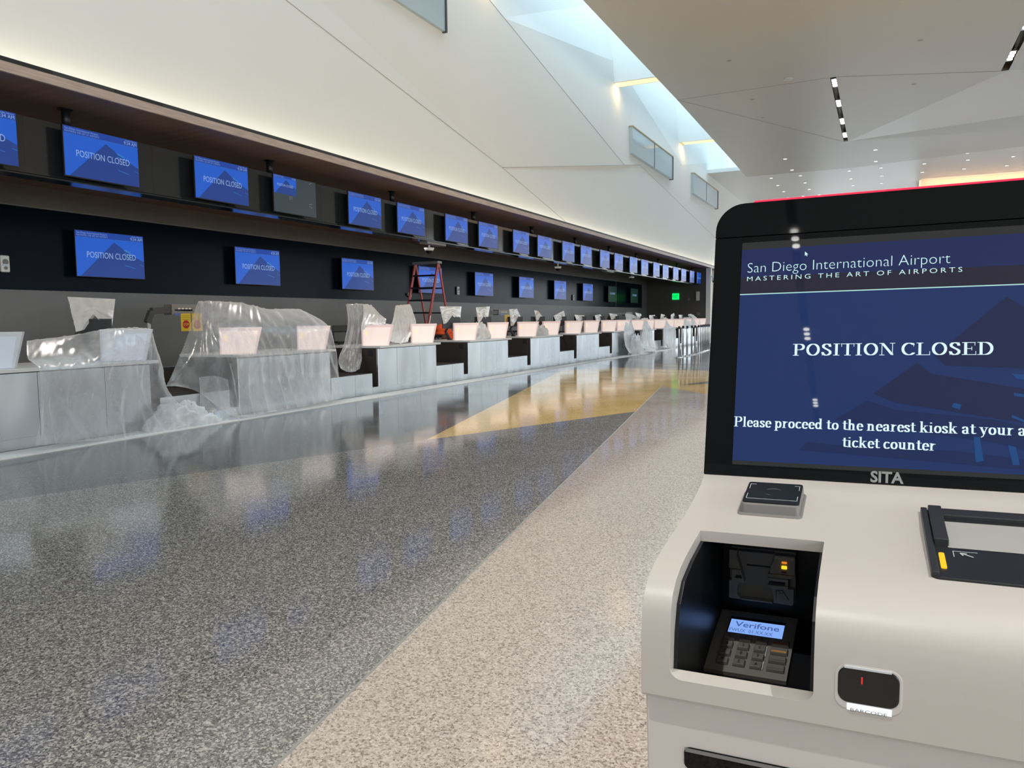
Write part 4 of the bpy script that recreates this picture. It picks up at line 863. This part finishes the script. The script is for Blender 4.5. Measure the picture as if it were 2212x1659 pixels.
far_drape([[(1433, 692, -10.2), (1432, 687, -9.9), (1434, 700, -9.6), (1433, 712, -9.3), (1434, 735, -9.22), (1442, 752, -9.2)], [(1440, 690), (1438, 686), (1442, 702), (1446, 714), (1446, 737), (1449, 753)], [(1446, 692), (1441, 688), (1450, 704), (1458, 711), (1458, 735), (1457, 751)]],
 'white plastic bag hanging to the floor over the tenth counter', 25)
far_drape([[(1478, 695, -10.2), (1476, 686, -9.9), (1476, 700, -9.5), (1476, 712, -9.3)], [(1488, 690), (1488, 685), (1491, 694), (1494, 708)], [(1496, 692), (1494, 686), (1498, 694), (1501, 706)]], 'white plastic sheet hooded over the right light box on the tenth counter', 27, 30, 20)
far_drape([[(1488, 684, -10.2), (1486, 680, -9.9), (1497, 690, -9.7), (1501, 702, -9.5)], [(1493, 684), (1491, 678), (1503, 690), (1507, 702)], [(1499, 684), (1497, 680), (1510, 692), (1514, 702)]], 'white plastic sheet sloping over the far end counter beside the white column', 29, 30, 20)
# ------------------------------------------------------------------ agent monitors on arms, each in a plastic bag
def make_monitor():
    r = thing('agent_monitor', 'x', 'monitor', (0, 0, 1.007), math.radians(40), 'agent monitors under plastic bags')
    m = MB(); m.box((-.24, -.02, .30), (.24, .02, .60)); m.build('screen_back', M['dark_plastic'], r, bevel=.006)
    m = MB(); m.bar((0, .03, .45), (-.14, .08, .22), .06, .05); m.bar((-.14, .08, .22), (-.02, .16, .02), .06, .05); m.build('arm', M['dark_plastic'], r, bevel=.004)
    m = MB(); m.cyl((-.02, .16, .001), (-.02, .16, .03), .07); m.build('arm_base', M['black_metal'], r)
    return r
def bag(name, q, X, depth, label, seed, notch=None, mt='film_milky'):
    """bag over a monitor: front and back skin between four measured corners, open below"""
    c = [W(x, y, X) for x, y in q]; n = 22; P = []; Bk = []
    nrm = Vector((.62, -.78, 0))
    for i in range(n+1):
        u = i/n; row = []; rb = []
        for j in range(n+1):
            v = j/n; a = c[0].lerp(c[1], u); b = c[3].lerp(c[2], u)
            vv = v
            if notch: vv = v*(1-notch*max(0, 1-abs(u-.55)/.38))
            p = a.lerp(b, vv); k = math.sin(PI*min(max(u, 0), 1))**.6*min(1, .25+v*1.6)
            f = noise.noise(Vector((u*3+seed, v*3, seed*.7))); g = 1-2*abs(noise.noise(Vector((u*4.3-v*2+seed, v*5, 3+seed))))
            h = depth*k*(.62+.35*f)+depth*.26*g*(.3+v)
            row.append(p+nrm*h+Vector((0, 0, -.02*g*v))); rb.append(p-nrm*(depth*k*.8))
        P.append(row); Bk.append(rb)
    m = MB(); m.grid(P); m.grid(Bk); m.add([], [])
    o = m.build(name, M[mt], recalc=False); tag(o, label, 'plastic bag', 'plastic bags over the agent monitors'); return o
mon = make_monitor(); _first = [True]
BAGS = [
 ([(146, 641), (249, 646), (242, 711), (165, 714)], .52, 'crinkled plastic bag over the black monitor arm on the nearest counter', 'black monitor on a bent arm under a bag on the nearest counter'),
 ([(950, 662), (997, 662), (993, 697), (957, 698)], .50, 'square plastic bag over a monitor in front of the orange fabric on the fourth counter', 'black monitor under a square bag between ladder and fourth counter'),
 ([(1028, 664), (1058, 662), (1053, 697), (1032, 696)], .45, 'plastic bag with a knotted top between the two light boxes of the fourth counter', 'black monitor between the two light boxes of the fourth counter'),
 ([(1100, 668), (1117, 667), (1131, 697), (1103, 703)], .35, 'plastic bag sagging over a monitor right of the small yellow scale notice', 'black monitor right of the small yellow scale notice'),
 ([(1154, 670), (1163, 672), (1172, 683), (1158, 695)], .2, 'twisted plastic bag between the two light boxes of the fifth counter', 'black monitor between the two light boxes of the fifth counter'),
 ([(1196, 682), (1218, 671), (1222, 690), (1202, 700)], .3, 'tilted square plastic bag over a monitor between fifth and sixth counters', 'black monitor under the tilted square bag by the sixth counter'),
 ([(1241, 680), (1262, 681), (1264, 691), (1246, 694)], .2, 'low crumpled plastic bag between the light boxes of the sixth counter', 'black monitor between the light boxes of the sixth counter'),
 ([(1285, 681), (1297, 679), (1304, 695), (1288, 698)], .2, 'plastic bag leaning to the right before the seventh counter', 'black monitor before the seventh counter'),
 ([(1316, 677), (1333, 679), (1333, 692), (1320, 690)], .25, 'pale plastic bag between the light boxes of the seventh counter', 'black monitor between the light boxes of the seventh counter'),
 ([(1372, 675), (1385, 678), (1387, 692), (1377, 690)], .2, 'plastic bag with a slanting top behind the eighth counter', 'black monitor behind the eighth counter'),
 ([(1402, 681), (1415, 680), (1415, 693), (1403, 693)], .2, 'rounded plastic bag between the light boxes of the ninth counter', 'black monitor between the light boxes of the ninth counter'),
 ([(1428, 678), (1436, 680), (1438, 692), (1425, 692)], .2, 'grey plastic bag above the left light box of the tenth counter', 'black monitor behind the left light box of the tenth counter'),
 ([(1449, 680), (1456, 676), (1460, 691), (1449, 692)], .2, 'peaked plastic bag above the gap on the tenth counter', 'black monitor above the gap on the tenth counter'),
 ([(1466, 680), (1474, 680), (1480, 690), (1467, 690)], .2, 'plastic bag above the left light box of the eleventh counter', 'black monitor behind the left light box of the eleventh counter'),
]
for i, (q, nt, lab, mlab) in enumerate(BAGS):
    X = -10.12; bag('plastic_bag', q, X, .10, lab, i*3.7+1, nt)
    cxp = sum(p[0] for p in q)/4; cyp = sum(p[1] for p in q)/4; c = W(cxp, cyp, X-.02)
    loc = (c.x, c.y, 1.007)
    top = W(cxp, min(p[1] for p in q), X).z
    if i == 0: mon.location = loc; mon['label'] = mlab
    else: dup(mon, loc, mlab)
# loose crumple on the fourth and fifth counters
for px_, py_, k, lab in ((1036, 727, 4, 'crumpled milky film lying on the fourth counter between its light boxes'), (1166, 717, 5, 'crumpled milky film lying on the fifth counter between its light boxes')):
    c = W(px_, py_, -9.85); m = MB(); m.grid([[p+Vector((0, 0, 1.0)) for p in row] for row in lump((c.x, c.y, 0), .22, .42, .40 if k == 4 else .30, k)]); tag(m.build('plastic_bundle', M['film_milky'], recalc=False), lab, 'plastic sheet', SHG)
# ------------------------------------------------------------------ ladder
def ladder():
    X1, X2 = -11.2, -11.75
    r = thing('step_ladder', 'red fibreglass step ladder standing open behind the counters in front of a screen', 'ladder', (0, 0, 0))
    # front rails face the hall; measured tops and spread
    a = hit(947, 568, 0, X1); y0 = a.y; H = a.z
    b = hit(916, 569, 0, X2); dy = y0-b.y
    sl = (949-926)/(701-568)
    tf = Vector((X1, y0, H)); tb = Vector((X2-.25, y0-.0, H))
    foot = hit(926, 700, 0, X1); k = H/(H-foot.z); f0 = tf.y-(tf.y-foot.y)*k
    foot2 = hit(962, 660, 0, X1); k2 = (H-0)/(H-foot2.z); f1 = tf.y+(foot2.y-tf.y)*k2
    Wd = .52
    def rails(x, mi_name, lab):
        m = MB(); m.bar((x, y0-.02, H), (x, f0, 0), .085, .035, up=(1, 0, 0)); m.build('front_rail', M['red'], r)
        m = MB(); m.bar((x, y0+.02, H-.02), (x, f1, 0), .065, .032, up=(1, 0, 0)); m.build('rear_rail', M['red'], r)
    rails(X1, 0, 0); rails(X1-Wd*1.45, 0, 0)
    m = MB(); m.box((X1-Wd*1.45-.04, y0-.11, H-.02), (X1+.04, y0+.13, H+.05)); m.build('top_cap', M['grey_plastic'], r, bevel=.01)
    for i in range(1, 9):
        t = i/9.0; y = y0+(f0-y0)*t; z = H*(1-t)
        m = MB(); m.box((X1-Wd*1.45, y-.05, z-.022), (X1, y+.05, z+.022)); m.build('step', M['black_metal'], r)
    for i in (2, 4, 6, 8):
        t = i/9.0; y = y0+(f1-y0)*t; z = H*(1-t)
        m = MB(); m.box((X1-Wd*1.45, y-.015, z-.018), (X1, y+.015, z+.018)); m.build('rear_brace', M['black_metal'], r)
    z = H*.55; y = y0+(f0-y0)*.45
    m = MB(); m.bar((X1+.001, y0+(f0-y0)*.47, H*.53), (X1+.001, y0+(f0-y0)*.62, H*.38), .05, .04, up=(1, 0, 0)); m.build('warning_label', M['white_plastic'], r)
    m = MB(); m.bar((X1+.001, y0+(f0-y0)*.70, H*.30), (X1+.001, y0+(f0-y0)*.84, H*.16), .05, .04, up=(1, 0, 0)); m.build('warning_label', M['white_plastic'], r)
ladder()
# ------------------------------------------------------------------ stools behind the counters
def stool(loc, lab, rz=0, back=True, h=1.05):
    r = thing('drafting_stool', lab, 'stool', loc, rz, 'black stools behind the counters')
    m = MB(); m.box((-.22, -.2, h-.05), (.22, .2, h)); m.build('seat', M['black_metal'], r, bevel=.02)
    for sx in (-1, 1):
        for sy in (-1, 1):
            m = MB(); m.bar((sx*.2, sy*.18, h-.05), (-sx*.2, sy*.18, 0), .025, .025, up=(0, 1, 0)); m.build('leg', M['black_metal'], r)
    m = MB(); m.box((-.2, -.19, h*.45-.012), (.2, -.17, h*.45+.012)); m.box((-.2, .17, h*.45-.012), (.2, .19, h*.45+.012)); m.build('foot_rail', M['black_metal'], r)
    if back:
        m = MB(); m.box((-.19, .17, h+.20), (.19, .21, h+.36)); m.build('backrest', M['dark_plastic'], r, bevel=.02)
        for s in (-1, 1):
            m = MB(); m.bar((s*.17, .17, h-.03), (s*.17, .2, h+.3), .03, .03); m.build('back_post', M['black_metal'], r)
    return r
c = W(742, 716, -11.0); stool((-11.0, c.y, 0), 'black folding stool with raised backrest left of the third counter', math.radians(60), True, 1.08)
c = W(957, 712, -10.9); st = stool((-10.9, c.y, 0), 'black folding stool carrying orange fabric behind the fourth counter', math.radians(45), False, 1.12)
m = MB(); m.grid([[p+Vector((0, 0, 1.12)) for p in row] for row in lump((-10.9, c.y-.02, 0), .22, .26, .26, 12)]); tag(m.build('orange_vest', M['orange'], recalc=False), 'bright orange fabric bundle on the stool behind the fourth counter', 'fabric')
c2 = W(972, 722, -10.7); m = MB(); m.grid(sheet([[Vector((-10.72, c2.y-.25, 1.22)), Vector((-10.66, c2.y-.25, 1.05)), Vector((-10.64, c2.y-.22, .92))], [Vector((-10.70, c2.y, 1.25)), Vector((-10.62, c2.y, 1.08)), Vector((-10.60, c2.y, .92))], [Vector((-10.68, c2.y+.2, 1.2)), Vector((-10.62, c2.y+.2, 1.05)), Vector((-10.6, c2.y+.18, .94))]], 20, 16, amp=.05, seed=4, fu=4)); tag(m.build('safety_netting', M['orange'], recalc=False), 'red-orange netting hanging below the stool seat behind the fourth counter', 'netting')
c3 = W(960, 724, -10.75); m = MB(); m.cyl((-10.75, c3.y, .95), (-10.75, c3.y, 1.12), .075, .085); m.cyl((-10.75, c3.y, 1.12), (-10.75, c3.y, 1.16), .085, .06); tag(m.build('brown_roll', M['brown']), 'dark brown roll standing under the stool behind the fourth counter', 'roll')
c = W(1103, 714, -11.15); stool((-11.15, c.y, 0), 'black crossed-leg stool left of the fifth counter', math.radians(45), False, 1.15)
c = W(1208, 712, -11.15); stool((-11.15, c.y, 0), 'dark stool in the gap left of the sixth counter', math.radians(30), True, 1.05)
# ------------------------------------------------------------------ scale displays on bent arms
def scale_arm(lab, X, arm, box, sign, feet=False):
    r = thing('scale_display', lab, 'display', (0, 0, 0), 0, 'baggage scale displays')
    P = lambda x, y: W(x, y, X)
    (ax, ay), (bx, by), (cx_, cy_), (dx, dy) = arm
    m = MB(); m.bar(P(ax, ay), P(bx, by), .10, .08, up=(1, 0, 0)); m.bar(P(bx, by), P(cx_, cy_), .12, .085, up=(1, 0, 0)); m.build('bent_arm', M['darkgrey'], r)
    q = P(ax, ay); m = MB(); m.box((X-.03, q.y-.02, 0), (X+.03, q.y+.05, q.z)); m.build('arm_post', M['post_steel'], r)
    a, b = P(box[0], box[1]), P(box[2], box[3])
    m = MB(); m.box((X-.16, a.y, b.z), (X+.06, b.y, a.z)); bx_ = m.build('display_box', mat('display_box_grey', (.22, .20, .18), .45), r, bevel=.006)
    m = MB(); hgt = a.z-b.z; wdt = b.y-a.y
    for i in range(4): m.box((X+.062, a.y+wdt*(.22+.12*i*1.1), b.z+hgt*.52), (X+.066, a.y+wdt*(.30+.12*i*1.1), b.z+hgt*.64))
    m.build('lit_digits', M['signwhite'], bx_)
    m = MB(); m.box((X+.061, a.y+wdt*.1, b.z+hgt*.36), (X+.065, a.y+wdt*.75, b.z+hgt*.52)); m.build('dark_window', M['black_gloss'], bx_)
    m = MB(); m.box((X+.06, a.y+wdt*.08, b.z-.015), (X+.07, a.y+wdt*.45, b.z+.03)); m.build('blue_clip', M['blueclip'], bx_)
    n = len(sign)
    for i, s in enumerate(sign):
        s0, s1 = P(*s[:2]), P(*s[2:]); x = X+.07
        m = MB(); m.prism(rrect(s0.y, s1.z, s1.y, s0.z, .02, 4), lambda y, z: (x, y, z), lambda y, z: (x+.006, y, z)); sg = m.build('notice_card', M['yellow'], r)
        cy_, cz = (s0.y+s1.y)/2, s1.z+(s0.z-s1.z)*.38; R_ = (s1.y-s0.y)*.36
        if not feet:
            m = MB(); m.prism([(cy_+R_*math.cos(PI/8+PI/4*k), cz+R_*math.sin(PI/8+PI/4*k)) for k in range(8)], lambda y, z: (x+.0062, y, z), lambda y, z: (x+.008, y, z)); oc = m.build('stop_octagon', M['stopred'], sg)
            m = MB(); add_text(m, 'STOP', R_*.55, lambda p, q_: (x+.0086, p, q_), cy_, cz-R_*.28, align='C', width=R_*1.5, off=.02); m.build('stop_lettering', M['yellow'], oc, recalc=False)
            m = MB()
            for k in range(3): m.box((x+.0062, s0.y+.03, s0.z-.05-k*.035), (x+.007, s1.y-.03, s0.z-.042-k*.035))
            m.build('small_print', mat('print_olive', (.28, .2, .01), .6), sg)
        else:
            m = MB()
            for s_ in (-1, 1): m.prism([(cy_+s_*R_*.55+R_*.32*math.cos(2*PI*k/14), cz-.02+R_*.75*math.sin(2*PI*k/14)) for k in range(14)], lambda y, z: (x+.0062, y, z), lambda y, z: (x+.0075, y, z))
            m.build('footprint_mark', mat('foot_orange', (.5, .13, .03), .5), sg)
scale_arm('grey baggage scale display on a bent arm with yellow STOP cards', -12.0, [(318, 697), (327, 672), (370, 669), (370, 669)], (366, 657, 425, 680), [(384, 677, 407, 715), (408, 677, 432, 715)])
scale_arm('small baggage scale display with a yellow footprint card by the fifth counter', -12.0, [(1045, 690), (1052, 675.5), (1075, 675), (1075, 675)], (1074, 669, 1098, 680.5), [(1086, 680, 1099.5, 700)], True)
scale_arm('dark baggage scale arm above the eighth counter', -12.0, [(1313, 690), (1318, 680), (1352, 676.5), (1352, 676.5)], (1350, 674, 1364, 682), [])
# ------------------------------------------------------------------ retractable-belt posts
def make_post():
    r = thing('stanchion', 'x', 'stanchion', (0, 0, 0), 0, 'belt barrier posts by the far counters')
    m = MB(); m.cyl((0, 0, 0), (0, 0, .012), .165, .165, 28); m.cyl((0, 0, .012), (0, 0, .035), .16, .06, 28); m.build('base', M['chrome'], r)
    m = MB(); m.cyl((0, 0, .03), (0, 0, 1.10), .036, n=18); m.build('post', M['post_steel'], r)
    m = MB(); m.cyl((0, 0, 1.10), (0, 0, 1.20), .038, n=18); m.build('belt_head', M['dark_plastic'], r)
    m = MB(); m.box((.03, -.03, 1.12), (.05, .03, 1.18)); m.build('belt_clip', M['dark_plastic'], r)
    return r
pst = make_post(); pp_ = [(1466.5, 773), (1475, 769.5), (1484, 769.5), (1494, 767), (1501, 765), (1508.5, 763), (1513.5, 761), (1517.5, 760), (1521, 758.5), (1524.5, 757.5), (1528, 756.5), (1531, 755.5)]
for i, (x, y) in enumerate(pp_):
    q = hit(x, y, 2, 0); lab = f'slim steel belt-barrier post, {ORD[i]} from the left in the row by the kiosk'
    if i == 0: pst.location = q; pst['label'] = lab
    else: dup(pst, q, lab)
# ------------------------------------------------------------------ devices on walls and under the display panel
def strobe(px_, py_, lab, s=1.0):
    c = W(px_, py_, XB-.02); r = thing('alarm_strobe', lab, 'alarm', c, 0, 'white alarm strobes on the navy wall band')
    m = MB(); m.box((0, -.075*s, -.14*s), (.05, .075*s, .14*s)); b = m.build('housing', M['white_plastic'], r, bevel=.02)
    m = MB(); m.cyl((.05, 0, .03), (.056, 0, .03), .05); m.cyl((.05, 0, -.07), (.056, 0, -.07), .03); m.build('speaker_grille', M['grey_plastic'], b)
    m = MB(); m.box((.05, -.05, -.03), (.062, .05, -.005)); m.build('lens', M['glass'], b)
strobe(8, 570, 'white alarm strobe on the navy band at the left edge'); strobe(988, 628, 'white alarm strobe on the navy band right of the ladder'); strobe(1237.5, 643, 'white alarm strobe on the navy band between two far screens')
c = W(884, 637, XB); m = MB(); m.box((XB-.03, c.y-.10, c.z-.03), (XB+.03, c.y+.02, c.z+.06)); m.box((XB-.03, c.y, c.z-.07), (XB+.04, c.y+.08, c.z)); tag(m.build('wall_bracket', M['grey_plastic']), 'small grey bracket on the navy band left of the ladder', 'bracket')
def dome(px_, py_, X, lab, stem=0):
    c = W(px_, py_, X); r = thing('dome_camera', lab, 'camera', c, 0, 'security cameras under the display panel')
    m = MB(); m.cyl((0, 0, -.02), (0, 0, .05), .10, .13, 20)
    if stem: m.cyl((0, 0, .05), (0, 0, stem), .025)
    m.build('camera_housing', M['white_plastic'], r)
    P = []
    for i in range(17):
        th = 2*PI*i/16; P.append([Vector((math.cos(th)*.085*math.cos(j*PI/12), math.sin(th)*.085*math.cos(j*PI/12), -.02-.075*math.sin(j*PI/12))) for j in range(7)])
    m = MB(); m.grid(P); m.build('dome', M['black_gloss'], r)
dome(927, 540, -10.1, 'white dome camera under the display panel above the ladder', .12); dome(1205, 579, -10.1, 'camera on a short stem under the display panel', .30); dome(1364, 600, -10.1, 'dome camera under the far end of the display panel', .10)
for px_, py_, lab in ((935, 529, 'flat grey access box under the display panel above the ladder'), (1313, 590, 'flat grey access box under the far part of the display panel')):
    c = W(px_, py_, -10.1); m = MB(); m.box((-10.2, c.y-.45, 3.39), (-9.98, c.y+.45, 3.456)); tag(m.build('access_box', M['grey_plastic'], bevel=.01), lab, 'box')
ye = YE-.01
P = lambda x, y: hit(x, y, 1, ye)
a, b = P(1452.5, 634), P(1467, 647); r = thing('exit_sign', 'glowing green EXIT sign on the dark end wall', 'exit sign', ((a.x+b.x)/2, ye, (a.z+b.z)/2))
w_, h_ = (b.x-a.x)/2, (a.z-b.z)/2
m = MB(); m.box((-w_, -.06, -h_), (w_, 0, h_)); m.build('sign_box', M['exit'], r, bevel=.01)
m = MB(); add_text(m, 'EXIT', h_*1.0, lambda x, y: (x, -.062, y), 0, -h_*.5, align='C', width=w_*1.5, off=.03); m.build('exit_lettering', emat('exit_letter', (.0, .55, .08), .9), r, recalc=False)
a, b = P(1485.5, 643), P(1490.5, 650); m = MB(); m.box((a.x, ye-.02, b.z), (b.x, ye, a.z)); tag(m.build('wall_plate', M['grey_plastic'], bevel=.004), 'small grey plate on the end wall between exit sign and white speaker', 'plate')
a, b = P(1505, 630), P(1511.5, 649.5); m = MB(); m.box((a.x, ye-.18, b.z), (b.x, ye, a.z)); tag(m.build('wall_speaker', M['white_plastic'], bevel=.01), 'tall white speaker box on the end wall beside the white column', 'speaker')
a, b = P(1505.5, 675), P(1512.5, 681); m = MB(); m.box((a.x, ye-.02, b.z), (b.x, ye, a.z)); tag(m.build('wall_plate', M['grey_plastic'], bevel=.004), 'low grey plate on the end wall just above the far plastic sheets', 'plate')
c = P(1538, 599); r = thing('bullet_camera', 'white security camera on an arm from the white column', 'camera', c); cx0 = XW+.26
m = MB(); m.bar((cx0-c.x, 0, .05), (.1, 0, .05), .07, .07); m.cyl((.1, 0, .09), (.1, 0, -.22), .10); m.build('camera_arm', M['white_plastic'], r); m = MB(); m.cyl((.1, 0, -.22), (.1, 0, -.32), .085, .05); m.build('lens_dome', M['black_gloss'], r)
# ------------------------------------------------------------------ lamps in the ceiling
def trough(x0, x1, y0, y1, groups, lab):
    r = thing('ceiling_light_slot', lab, 'ceiling light', ((x0+x1)/2, y0, HC))
    w2 = (x1-x0)/2+.012; L = y1-y0
    m = MB(); m.add([(-w2, 0, 0), (-w2, L, 0), (-w2, L, .22), (-w2, 0, .22)], [(0, 1, 2, 3)]); m.add([(w2, 0, 0), (w2, L, 0), (w2, L, .22), (w2, 0, .22)], [(0, 1, 2, 3)]); m.add([(-w2, 0, .22), (-w2, L, .22), (w2, L, .22), (w2, 0, .22)], [(0, 1, 2, 3)]); m.add([(-w2, 0, 0), (w2, 0, 0), (w2, 0, .22), (-w2, 0, .22)], [(0, 1, 2, 3)]); m.add([(-w2, L, 0), (w2, L, 0), (w2, L, .22), (-w2, L, .22)], [(0, 1, 2, 3)])
    m.build('slot_housing', M['trough'], r, recalc=False)
    m = MB(); m.box((-.02, .1, .17), (.02, L-.1, .20)); m.build('track', M['dark_plastic'], r)
    for yc in groups:
        m = MB(); m.box((-.085, yc-y0-.55, .06), (.085, yc-y0+.55, .10)); m.build('lamp_tray', M['chrome'], r)
        for d in (-.32, 0, .32):
            m = MB(); m.cyl((0, yc-y0+d, .058), (0, yc-y0+d, .045), .075, n=14); m.build('spot_lamp', M['lamp'], r)
trough(-1.77, -1.58, 29, 39.72, (29.95, 32.85, 35.9, 38.65), 'recessed light slot with spot lamps in the middle of the ceiling')
trough(3.40, 3.62, 15, 30.9, (17.5, 20.5, 23.5, 26.5, 29.5), 'recessed light slot with spot lamps at the upper right edge')
trough(-1.44, -1.25, -26.5, -8, (-24.3, -18.3, -13.1), 'recessed light slot behind the camera, mirrored in the kiosk screen')
# downlights of the far ceiling, measured one by one
dl = [(346, 1237, 9.6), (400, 1323, 9.6), (1050, 1166, 9.6), (1820, 1088, 9.6), (1052, 1256, 9.6), (1765, 1191, 9.6), (238, 1387, 0), (466, 1367, 0), (845, 1330, 0), (1092, 1306, 0), (1430, 1275, 0), (1770, 1245, 0), (2122, 1218, 0), (290, 1443, 0), (502, 1423, 0), (858, 1391, 0), (1098, 1369, 0), (1415, 1341, 0), (1740, 1314, 0), (2072, 1289, 0), (335, 1492, 0), (534, 1474, 0), (875, 1444, 0), (1097, 1425, 0), (486, 1527, 0), (612, 1517, 0), (368, 1540, 0)]
rows = {}
first = None
def make_dl():
    r = thing('recessed_downlight', 'x', 'downlight', (0, 0, 0), 0, 'small downlights of the far ceiling')
    m = MB(); m.cyl((0, 0, -.012), (0, 0, .0), .13, n=14); m.build('trim_ring', M['white_plastic'], r)
    m = MB(); m.cyl((0, 0, -.02), (0, 0, -.0125), .085, n=14); m.build('lens', M['small'], r)
    return r
proto = make_dl()
dls = []
for x, y, z in dl:
    q = hit(1600+x/3.606, y/3.606, 2, z or 10.0)
    if z:
        for _ in range(6): q = hit(1600+x/3.606, y/3.606, 2, HC+max(0, (q.x+1.58)/18.58)*1.0)
    dls.append((q, z, x, y))
names = []
rowof = lambda y, z: 'on the near ceiling edge' if z else ('in the nearest row' if y < 1400 and False else '')
groups_ = [('of the two left of the light slot end', [0, 1]), ('of the four below the pale ceiling panel', [2, 3, 4, 5]), ('in the nearest row of the far ceiling', [6, 7, 8, 9, 10, 11, 12]), ('in the second row of the far ceiling', [13, 14, 15, 16, 17, 18, 19]), ('in the third row of the far ceiling', [20, 21, 22, 23]), ('in the last row just over the kiosk', [26, 24, 25])]
done = False
for gname, ids in groups_:
    for k, i in enumerate(sorted(ids, key=lambda j: dls[j][2])):
        q = dls[i][0]; lab = f'small white downlight, {ORD[k]} from the left {gname}'
        if not done: proto.location = q; proto['label'] = lab; done = True
        else: dup(proto, q, lab)
# small sprinkler caps and a smoke detector on the near ceiling
for k, (x, y) in enumerate(((1575, 131), (1988, 87), (1625, 215), (1974, 182), (1648, 254))):
    q = hit(x, y, 2, HC); m = MB(); m.cyl((q.x, q.y, HC-.006), (q.x, q.y, HC+.002), .075, n=14); tag(m.build('sprinkler_cap', mat('cap_grey', (.45, .42, .38), .5)), f'small round sprinkler cap, {ORD[k]} from the camera on the near ceiling', 'sprinkler', 'sprinkler caps on the near ceiling')
q = hit(1703, 169, 2, HC); m = MB(); m.cyl((q.x, q.y, HC-.05), (q.x, q.y, HC+.002), .14, .16, n=18); tag(m.build('smoke_detector', M['white_plastic']), 'pale round smoke detector on the ceiling left of the light slot', 'detector')
